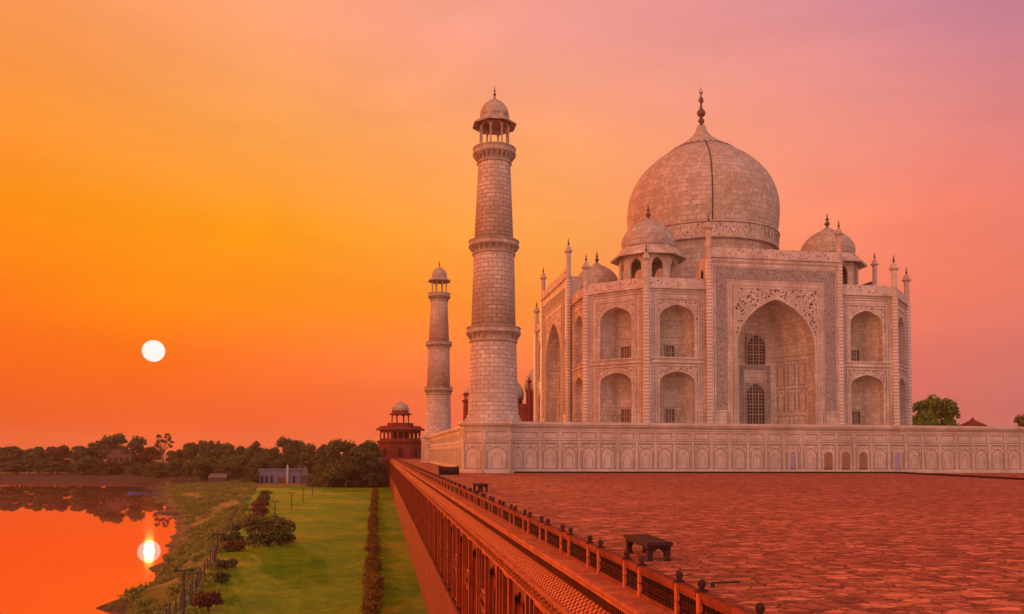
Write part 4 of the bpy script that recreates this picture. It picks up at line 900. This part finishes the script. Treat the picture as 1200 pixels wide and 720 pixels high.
def tl(mb_, name, m): o = _build(mb_, name, m); o.parent = t; return o
q = MB(); q.box((-1.0, -.3, .36), (1.0, .3, .45)); tl(q, 'seat', m_bench)
q = MB(); q.box((-.92, .22, .45), (.92, .30, .84)); q.box((-.8, .19, .53), (.8, .22, .76), m_reddark); q.mats = [m_bench, m_reddark]; q.mi = [0]*6+[1]*6; tl(q, 'backrest', m_bench)
for s in (-1, 1):
    q = MB(); q.box((s*.98-.09, -.32, 0), (s*.98+.09, .34, .62)); q.box((s*.98-.11, .14, .62), (s*.98+.11, .36, .93)); tl(q, 'end_post', m_bench)
q = MB(); q.box((-.9, -.05, 0), (.9, .26, .36)); tl(q, 'plinth', m_bench)
q = MB(); q.box((0, -.012, 0), (.40, .012, .024)); q.box((.0, -.02, -.05), (.04, .02, .0)); ir = q.build('iron_rod', m_iron); ir.location = (4.27, 10.05, .70)
ir.rotation_euler.z = .05; tag(ir, 'short dark iron rod sticking out from a balustrade post above the paving', 'rod')

# ------------------------------------------------------------------ lamp poles on the lawn
POLES = [(-13.0, 58.2, 3.3, 'nearest lamp pole, tall in the bottom left, beside the bank fence'), (-16.1, 84.7, 3.1, 'leaning lamp pole with a T-shaped head among low bushes at the lawn edge'),
 (-18.3, 121.5, 3.0, 'lamp pole rising behind the reddish bush at the lawn edge'), (-16.7, 137, 3.2, 'lamp pole just behind the big round bush on the lawn'),
 (-16.9, 165, 3.2, 'lamp pole standing alone in mid lawn, second beyond the big bush'), (-16.7, 187, 3.2, 'lamp pole on the open lawn, third beyond the big bush'),
 (-16.9, 216, 3.2, 'small far lamp pole, fourth beyond the big bush'), (-15.4, 243, 3.2, 'farthest lamp pole, in front of the dark spreading tree')]
for i, (x, y, h, lab) in enumerate(POLES):
    t = empty('lamp_pole', lab, 'lamp pole', 'lamp poles on the lawn', (x, y, -9.05))
    lean = .12 if i == 1 else (.01 if i % 2 else -.015)
    q = MB(); q.tube([(0, 0, 0), (lean*h, 0, h)], [.10, .075], 8); o = _build(q, 'pole', m_pole); o.parent = t
    q = MB(); q.tube([(lean*h-.55, 0, h-.02), (lean*h+.55, 0, h+.03)], .055, 6); o = _build(q, 'crossbar', m_pole); o.parent = t
    for s in (-1, 1):
        q = MB(); q.lathe([(.05, 0), (.13, .03), (.16, .14), (.08, .22), (.0, .24)], (lean*h+s*.5, 0, h-.08), 8); o = _build(q, 'lamp', m_iron); o.parent = t
# ------------------------------------------------------------------ fence along the top of the bank
fe = empty('bank_fence', 'thin dark post and wire fence along the top of the grassy bank', 'fence', loc=(-14, 80, -9))
pts = []; y = 52.
while y < 160:
    pts.append((float(lawn_x(y))-.15+random.uniform(-.1, .1), y)); y += 1.9 if y < 75 else 2.8
for x, y in pts:
    h = 1.25+random.uniform(-.15, .15); q = MB(); q.tube([(x, y, -9.6), (x+random.uniform(-.06, .06), y+random.uniform(-.06, .06), -9.0+h)], .06, 5); q.build('post', m_pole, fe)
q = MB()
for hh in (.4, .75, 1.08): q.tube([(x, y, -9.0+hh+.04*math.sin(y)) for x, y in pts], .018, 4)
q.build('wire', m_pole, fe)

# ------------------------------------------------------------------ foliage
def leaf_mesh(name, blobs, n, size, mat, seed, trunk=None, squash=.8, mat_t=None):
    g = np.random.default_rng(seed); bl_ = np.array([b[:3] for b in blobs], float); rr = np.array([b[3] for b in blobs], float)
    pr = rr**2; pick = g.choice(len(blobs), n, p=pr/pr.sum())
    d = g.normal(size=(n, 3)); d /= np.linalg.norm(d, axis=1)[:, None]; d[:, 2] = np.where(d[:, 2] < -.35, -d[:, 2]*.5, d[:, 2])
    rad = rr[pick]*(.35+.9*g.random(n)**.8); p = bl_[pick]+d*rad[:, None]*np.array([1, 1, squash])
    a = g.normal(size=(n, 3))+d*.7; a /= np.linalg.norm(a, axis=1)[:, None]
    t = np.cross(a, g.normal(size=(n, 3))); t /= np.linalg.norm(t, axis=1)[:, None]; b = np.cross(a, t)
    s = size*(.6+.8*g.random(n))[:, None]
    V = np.stack([p-t*s, p+b*s*.55, p+t*s, p-b*s*.55], 1).reshape(-1, 3); q = MB(); base = 0
    if trunk:
        for tp, tr in trunk: q.tube(tp, tr, 6)
    tv = [tuple(v) for v in q.v]; nv = len(tv); nf = len(q.f)
    F = (np.arange(n*4).reshape(-1, 4)+nv)
    me = bpy.data.meshes.new(name); me.from_pydata(tv+V.tolist(), [], [tuple(f) for f in q.f]+F.tolist())
    me.materials.append(mat); me.update(); return me, nf
def tree_parts(kind, seed):
    """returns (crown mesh, trunk mesh) for a tree 1 unit... built at real size: height 10 m"""
    g = random.Random(seed); blobs = []; tr = MB()
    if kind == 'round':
        for i in range(34):
            a = g.uniform(0, 6.28); q_ = g.uniform(0, 1)**.6; z = g.uniform(1.0, 8.6); m_ = 4.2*math.sqrt(max(.08, 1-((z-4.2)/5.2)**2)); blobs.append((m_*q_*math.cos(a), m_*q_*math.sin(a), z, g.uniform(1.0, 1.75)))
        n, s = 8000, .34
    elif kind == 'spread':
        for i in range(46):
            a = g.uniform(0, 6.28); q_ = g.uniform(0, 1)**.5; z = g.uniform(1.6, 8.7); m_ = 6.6*math.sqrt(max(.06, 1-((z-3.6)/6.0)**2)); blobs.append((m_*q_*math.cos(a), m_*q_*math.sin(a), z, g.uniform(1.1, 1.9)))
        n, s = 12000, .34
    elif kind == 'tall':
        for i in range(32):
            a = g.uniform(0, 6.28); q_ = g.uniform(0, 1)**.6; z = g.uniform(1.4, 9.0); m_ = 3.0*math.sqrt(max(.1, 1-((z-6.0)/4.2)**2)); blobs.append((m_*q_*math.cos(a), m_*q_*math.sin(a), z, g.uniform(.7, 1.35)))
        n, s = 6500, .30
    else:  # sparse
        for i in range(22):
            a = g.uniform(0, 6.28); q_ = g.uniform(.3, 1)**.6; z = g.uniform(5.8, 9.4); m_ = 3.3*math.sqrt(max(.1, 1-((z-7.2)/2.9)**2)); blobs.append((m_*q_*math.cos(a), m_*q_*math.sin(a), z, g.uniform(.35, .75)))
        n, s = 900, .24
    th = .26; tr.tube([(0, 0, -.6), (.05, 0, 1.5), (.1, .05, 3.2), (0, 0, 5.6)], [th*1.5, th, th*.8, th*.3], 8)
    for b in g.sample(blobs, min(9 if kind != 'sparse' else 16, len(blobs))):
        z0 = g.uniform(1.6, 4.2) if kind != 'sparse' else g.uniform(3.5, 5.2); tr.tube([(.06, .03, z0), (b[0]*.45, b[1]*.45, z0+(b[2]-z0)*.6), (b[0]*.95, b[1]*.95, b[2])], [.13, .09, .03], 5)
    return blobs, n, s, tr
MESH = {}
def tree_mesh(kind, seed, mat):
    key = (kind, seed, mat.name)
    if key not in MESH:
        bl_, n, s, tr = tree_parts(kind, seed); cm, _ = leaf_mesh('crown', bl_, n, s, mat, seed)
        to = _build(tr, 'trunk', m_bark); tm = to.data; bpy.data.objects.remove(to); MESH[key] = (cm, tm)
    return MESH[key]
def tree(x, y, z, h, w, kind, seed, mat, label, group=None, name='tree', cat='tree'):
    t = empty(name, label, cat, group, (x, y, z)); cm, tm = tree_mesh(kind, seed, mat)
    base_w = {'round': 10.6, 'spread': 15.6, 'tall': 7.6, 'sparse': 7.2}[kind]
    t.scale = (w/base_w, w/base_w, h/10.0); t.rotation_euler.z = (x*1.7+y*.37) % 6.28
    for nm, me in (('crown', cm), ('trunk', tm)): o = bpy.data.objects.new(nm, me); COL.objects.link(o); o.parent = t
    return t
TREES = [
 (-200.6, 470, 5.4, 19.0, 'round', 1, 'a', 'dark rounded tree at the far left edge, beyond the river'),
 (-192.9, 474, 5.0, 14.6, 'tall', 2, 'a', 'dark tree just right of the far left one, on the far bank'),
 (-181.4, 470, 4.6, 16.3, 'round', 3, 'a', 'broad dark tree above the left part of the river'),
 (-174.5, 478, 5.6, 17.5, 'round', 1, 'r', 'brownish rounded tree in the middle of the far left bank'),
 (-162.5, 474, 5.2, 15.7, 'round', 4, 'a', 'dark tree left of the ruined brick building'),
 (-157.3, 482, 7.2, 12.5, 'tall', 2, 'a', 'slim dark tree directly behind the left end of the ruined building'),
 (-144.8, 476, 12.4, 21.4, 'round', 3, 'a', 'tallest rounded tree on the far bank, over the ruined building'),
 (-131.5, 470, 10.5, 15.1, 'round', 5, 'a', 'tree with a ragged top right of the tallest far tree'),
 (-122.2, 462, 4.9, 12.2, 'round', 4, 'r', 'lower brown tree in the dip left of the bare open-crowned tree'),
 (-111.7, 446, 12.0, 11.0, 'sparse', 6, 'r', 'bare open-crowned tree showing sky through its branches'),
 (-101.4, 430, 3.5, 12.3, 'round', 1, 'a', 'low tree right below the bare open-crowned tree'),
 (-92.8, 424, 6.9, 14.7, 'round', 4, 'a', 'rounded tree behind the dark hut'),
 (-81.8, 412, 8.1, 15.9, 'spread', 7, 'a', 'broad tree with a high crown right of the dark hut'),
 (-72.8, 402, 6.4, 14.1, 'round', 5, 'a', 'rounded tree above the low grey shed'),
 (-64.5, 392, 5.1, 13.0, 'round', 3, 'a', 'middle tree between the grey shed and the blue house'),
 (-56.5, 382, 7.4, 9.8, 'tall', 2, 'a', 'dark flat-topped tree left of the blue house'),
 (-48.0, 372, 4.7, 13.2, 'round', 1, 'a', 'lower rounded tree directly behind the blue house'),
 (-36.9, 350, 8.2, 15.3, 'spread', 8, 'a', 'tall dark tree with a jagged top behind the right end of the blue house'),
 (-27.0, 336, 5.6, 12.8, 'round', 5, 'a', 'rounded tree behind the small pointed shrine'),
 (-17.7, 298, 5.5, 13.2, 'spread', 7, 'a', 'wide green tree behind the big spreading tree by the tower'),
 (-10.2, 263, 6.0, 20.5, 'spread', 8, 'a', 'biggest dark spreading tree at the end of the lawn, left of the red tower'),
 (-3.4, 274, 6.5, 11.2, 'round', 4, 'b', 'olive tree touching the left side of the red tower'),
 (-58.9, 348, 0.9, 17.6, 'spread', 7, 'b', 'low wide olive tree over the end of the bank'),
 (-75.7, 366, 0.4, 15.5, 'round', 3, 'b', 'low olive tree in front of the dark hut trees'),
 (-95.8, 372, -2.3, 10.6, 'round', 5, 'b', 'small olive bushy tree behind the blue boat'),
 (-109.4, 392, -4.5, 9.6, 'round', 1, 'b', 'smallest rounded tree on the far shore left of the boat'),
 (-45.2, 301, -4.7, 4.4, 'round', 4, 'b', 'small yellow-green tree at the left end of the blue house'),
 (-91.4, 388, -0.9, 12.6, 'round', 5, 'a', 'dark low tree behind the boat bank'),
 (-15.2, 268, 1.6, 10.0, 'spread', 7, 'a', 'lower spreading tree at the left side of the biggest dark tree by the lawn'),
 (-3.0, 264, 2.6, 11.0, 'round', 5, 'a', 'dark rounded tree between the biggest spreading tree and the red tower'),
 (-148.0, 446, -1.2, 14.0, 'round', 4, 'a', 'dark low tree in front of the left half of the ruined building'),
 (-137.5, 444, -2.4, 11.0, 'round', 5, 'r', 'small brown tree in front of the right half of the ruined building'),
 (-47.3, 338, 2.0, 10.6, 'round', 3, 'a', 'dark tree close behind the left part of the blue house'),
 (-169.6, 456, -3.5, 16.7, 'round', 5, 'a', 'low dark bushy tree at the waterline of the far left bank'),
 (-186.9, 458, -3.1, 16.5, 'round', 4, 'a', 'low dark bushy tree near the left picture edge by the water'),
 (-152.8, 456, -3.4, 14.3, 'round', 1, 'a', 'low dark bushy tree at the foot of the ruined building'),
 (-129.8, 450, -2.8, 14.4, 'round', 3, 'a', 'low dark tree at the waterline right of the ruined building'),
]
for (x, y, zt, w, kind, seed, mt, lab) in TREES:
    z = -9.4; tree(x, y, z, zt-z, w, kind, seed, {'a': m_leaf, 'b': m_leaf2, 'r': m_leafr}[mt], lab, 'trees beyond the lawn and the river bend')
tree(194.5, 262, -2, 26.0, 19, 'round', 1, m_leafg, 'bright green round tree rising behind the right end of the tomb')
tree(233.5, 262, -2, 21.0, 14, 'round', 33, m_leaf2, 'half-seen green tree at the right edge above the plinth')
# undergrowth that closes the wood at its foot
g = np.random.default_rng(55); us = []
for (x, y, zt, w, kind, seed, mt, lab) in TREES:
    for i in range(16): us.append((x+g.uniform(-.6, .6)*w, y+g.uniform(1.5, 9), -9.3+g.uniform(0, 4.2)*(1 if zt > 0 else .4), g.uniform(1.0, 2.2)))
for i in range(14): us.append((g.uniform(-14, 2), g.uniform(281, 287), g.uniform(-9, -2), g.uniform(1.2, 2.2)))
me, _ = leaf_mesh('undergrowth', us, 34000, .42, m_leaf, 56); o = bpy.data.objects.new('undergrowth', me); COL.objects.link(o); tag(o, 'dark tangled undergrowth filling the foot of the far wood', 'undergrowth', kind='stuff')
pv = empty('pavilion', 'tiny faraway sandstone pavilion roof peeping over the plinth at the right', 'pavilion', loc=(212, 264, 0))
q = MB(); q.box((208.5, 261, 0), (215.5, 267, 12.6)); q.build('wall', m_towerred, pv)
q = MB(); q.lathe([(4.6, 0), (4.4, .25), (2.2, 1.3), (.9, 2.0), (.2, 2.9), (0, 3.2)], (212, 264, 12.6), 8, smooth=False); q.build('roof', m_towerred, pv)
# bushes on the lawn
def bush(x, y, w, h, seed, mat, label, name='bush', stem=0., cat='bush', group='bushes along the lawn edge', n=1500, trunk=False):
    g = random.Random(seed); bl_ = []
    for i in range(12):
        a = g.uniform(0, 6.28); q_ = g.uniform(0, 1)**.5; bl_.append((w*.34*q_*math.cos(a), w*.34*q_*math.sin(a), stem+(h-stem)*g.uniform(.12, .70), min(w, (h-stem)*1.4)*g.uniform(.2, .3)))
    me, _ = leaf_mesh('foliage', bl_, n, .10+w*.02, mat, seed)
    t = empty(name, label, cat, group, (x, y, -9.05)); o = bpy.data.objects.new('foliage', me); COL.objects.link(o); o.parent = t
    tr = MB()
    if trunk:
        for a, l in ((-.9, 2.0), (.1, 2.6), (.8, 2.2), (1.3, 1.4)): tr.tube([(.1, -.8, -.1), (.1+math.sin(a)*l*.35, -.9, l*.4), (math.sin(a)*l*.8, -.8, l)], [.17, .12, .05], 6)
    else: tr.tube([(0, 0, -.2), (0, 0, stem+(h-stem)*.5)], [.12, .06], 6)
    o = _build(tr, 'stem', m_palebark if trunk else m_bark); o.parent = t
    return t
BUSH = [(-11.9, 60.8, 2.0, 1.55, .35, 'r', 'round clipped reddish-green bush on a short stem, nearest on the lawn'),
 (-13.1, 72.4, 1.2, 1.2, .25, 'a', 'small dark round bush, second from the nearest along the lawn edge'),
 (-14.4, 81.6, 2.4, 1.2, .1, 'a', 'low wide dark bush with spiky leaves, third along the lawn edge'),
 (-16.0, 96.5, 3.1, 1.35, 0, 'r', 'wide red-brown low bush beside the leaning lamp pole'),
 (-17.6, 103.5, 3.2, 1.3, 0, 'a', 'flat-topped dark green bush behind the red-brown low one'),
 (-18.5, 110.5, 1.2, .9, 0, 'a', 'tiny dark bush left of the big round bush'),
 (-19.6, 118, 1.6, 1.3, .3, 'a', 'little dark bush on a thin stem up the lawn edge'),
 (-18.9, 131, 3.0, 2.0, 0, 'r', 'rusty red bush behind the third lamp pole'),
 (-20.6, 146, 3.0, 2.2, 0, 'r', 'second rusty red bush farther up the lawn edge'),
 (-22.5, 163, 3.4, 2.1, 0, 'r', 'dark reddish bush two thirds of the way up the lawn edge'),
 (-24.4, 181, 3.4, 2.1, 0, 'a', 'dark green bush near the far end of the lawn edge'),
 (-27.6, 207, 3.6, 2.0, 0, 'a', 'farthest small bush at the lawn edge below the pale blue house')]
for i, (x, y, w, h, st, mt, lab) in enumerate(BUSH): bush(x, y, w, h, 100+i, {'a': m_leaf, 'r': m_leafr}[mt], lab, stem=st)
bush(-13.4, 104, 7.0, 3.6, 140, m_leaf2, 'big rounded bush with pale stems in the middle of the lawn', 'big_bush', n=5200, trunk=True, group=None)
# clipped hedge
hv = []; g = random.Random(5); y = 30.
while y < 240:
    cx_ = -.35+(-.6 if y > 150 else -.6*(y-60)/90 if y > 60 else 0); big = .75+.35*math.sin(y*.83+math.sin(y*.31)*2)
    for q in range(2): hv.append((cx_+g.uniform(-.38, .38), y+g.uniform(-.2, .2), -8.75+g.uniform(-.15, .35)*big, g.uniform(.36, .62)*big))
    y += .45 if y < 130 else .65
me, _ = leaf_mesh('foliage', hv, 42000, .105, m_leafh, 9, squash=.9)
he = empty('hedge', 'long narrow brown-green hedge running up the lawn beside the red wall', 'hedge', loc=(-.5, 130, -9)); o = bpy.data.objects.new('foliage', me); COL.objects.link(o); hang(o, he)
# rough scrub on the bank
N = 60000; g = np.random.default_rng(21); Y = 45+(g.random(N)**1.5)*300; sx0 = shore_x(Y); lx0 = lawn_x(Y); tt = .16+.92*g.random(N); X = sx0+(lx0-sx0)*tt
keep = (vnoise(X*1.2+Y*.25, Y*.30, 4, 77)+.9*vnoise(X*1.1, Y*.5, 1.3, 78)-.08+.25*(g.random(N)-.5) > 0) & (X > -120); X, Y = X[keep], Y[keep]
Z = terrain(X, Y); k_ = len(X); cl = g.random(k_)
p = np.repeat(np.stack([X, Y, Z], 1), 5, 0)+g.normal(size=(k_*5, 3))*np.array([.30, .30, .10])+np.repeat(np.stack([0*cl, 0*cl, +.08+.30*cl], 1), 5, 0)
n = len(p); a = g.normal(size=(n, 3)); t_ = np.cross(a, g.normal(size=(n, 3))); t_ /= np.linalg.norm(t_, axis=1)[:, None]; t_[:, 2] = np.abs(t_[:, 2])+.3; b2 = np.cross(a/np.linalg.norm(a, axis=1)[:, None], t_)
s = (.11+.15*g.random(n))[:, None]; V = np.stack([p-t_*s*.8, p+b2*s*.45, p+t_*s, p-b2*s*.45], 1).reshape(-1, 3)
me = bpy.data.meshes.new('scrub'); me.from_pydata(V.tolist(), [], np.arange(n*4).reshape(-1, 4).tolist()); me.materials.append(m_scrub); me.update()
o = bpy.data.objects.new('scrub', me); COL.objects.link(o); tag(o, 'dry olive scrub and weeds covering the river bank', 'scrub', kind='stuff')

# ------------------------------------------------------------------ buildings beyond the lawn
hs_ = empty('long_house', 'low pale blue house with dark doorways among the trees beyond the lawn', 'house', loc=(-35, 306, -9))
q = MB(); q.box((-42.5, 303, -9.5), (-27.8, 309, -4.4)); q.box((-42.9, 302.6, -4.4), (-27.4, 309.4, -4.05)); q.build('wall', m_bluewall, hs_)
q = MB(); q.box((-36.0, 302.7, -9.4), (-32.9, 303, -6.9)); q.build('red_panel', m_ruin, hs_)
for x in (-41.6, -40.0, -38.2, -30.4): q = MB(); q.box((x-.45, 302.9, -9.3), (x+.45, 303.02, -6.5)); q.build('door', m_dark, hs_)
q = MB(); q.box((-33.1, 302.3, -9.5), (-32.3, 303.0, -3.4)); q.lathe([(.6, 0), (.0, 1.2)], (-32.7, 302.65, -3.4), 4, a0=math.pi/4, smooth=False); q.build('pillar', m_white, hs_)
sh = empty('shrine', 'small pale shrine with a pointed roof right of the blue house', 'shrine', loc=(-26.3, 301, -9))
q = MB(); q.box((-27.8, 300, -9.5), (-24.8, 303, -6.3)); q.build('wall', m_hut, sh)
q = MB(); q.lathe([(2.2, 0), (1.6, .6), (1.0, 2.0), (.25, 3.0), (0, 3.6)], (-26.3, 301.4, -6.3), 4, a0=math.pi/4, smooth=False); q.build('roof', m_hutroof, sh)
hu = empty('hut', 'dark hut with a pale tin roof in front of the trees by the river', 'hut', loc=(-73, 371, -10))
q = MB(); q.box((-77, 369, -10.5), (-71, 374, -5.6)); q.build('wall', m_hut, hu); q = MB(); q.box((-74.5, 368.4, -5.6), (-70.6, 374.5, -5.25)); q.build('roof', m_hutroof, hu); q = MB(); q.box((-74.4, 368.9, -10), (-72.4, 369.05, -6.6)); q.build('doorway', m_dark, hu)
h2 = empty('shed', 'low grey shed with a pitched roof near the end of the lawn', 'shed', loc=(-63, 335, -10))
q = MB(); q.box((-66, 333, -11), (-59.5, 338, -8.2)); q.build('wall', m_hut, h2)
q = MB(); q.face([(-66.4, 332.6, -8.2), (-59.1, 332.6, -8.2), (-59.5, 335.5, -6.6), (-66, 335.5, -6.6)]); q.face([(-66.4, 338.4, -8.2), (-66, 335.5, -6.6), (-59.5, 335.5, -6.6), (-59.1, 338.4, -8.2)]); q.face([(-66, 333, -8.21), (-66, 335.5, -6.62), (-66, 338, -8.21)]); q.build('roof', m_hutroof, h2)
ru = empty('ruined_house', 'old brick building with empty window openings half lost in the far trees', 'ruin', loc=(-136, 455, -10))
q = MB(); q.box((-141, 452, -12), (-129, 460, .6)); q.box((-138.5, 452.5, .6), (-134, 459, 3.0)); q.build('wall', m_ruin, ru)
for i in range(4):
    for z in (-8.0, -3.6): q = MB(); q.box((-140.2+i*2.9, 451.9, z), (-138.9+i*2.9, 452.05, z+2.4)); q.build('window', m_dark, ru)
# boat
bt = empty('boat', 'small blue boat drawn up at the far shore', 'boat', loc=(-83, 309, -13)); q = MB()
sec = [(-6.0, .15, .9), (-4.2, .75, .62), (-1.5, 1.05, .5), (1.5, 1.05, .5), (4.2, .75, .62), (6.0, .15, .95)]
for (xa, wa, ha), (xb, wb, hb2) in zip(sec, sec[1:]):
    for s_ in (-1, 1):
        q.face([(-83+xa, 309+s_*wa, -13+ha), (-83+xb, 309+s_*wb, -13+hb2), (-83+xb, 309+s_*wb*.6, -13.1), (-83+xa, 309+s_*wa*.6, -13.1)])
        q.face([(-83+xa, 309+s_*wa, -13+ha), (-83+xa, 309+s_*wa*.8, -13+ha), (-83+xb, 309+s_*wb*.8, -13+hb2), (-83+xb, 309+s_*wb, -13+hb2)])
    q.face([(-83+xa, 309-wa*.8, -12.7), (-83+xb, 309-wb*.8, -12.7), (-83+xb, 309+wb*.8, -12.7), (-83+xa, 309+wa*.8, -12.7)])
q.build('hull', m_boat, bt)
for xx in (-2.5, 0, 2.5): q = MB(); q.box((-83+xx-.15, 308.1, -12.62), (-83+xx+.15, 309.9, -12.54)); q.build('thwart', m_hut, bt)

# ------------------------------------------------------------------ render settings
scene.render.engine = 'CYCLES'
scene.cycles.max_bounces = 6; scene.cycles.diffuse_bounces = 3; scene.cycles.glossy_bounces = 3; scene.cycles.transmission_bounces = 3; scene.cycles.transparent_max_bounces = 6
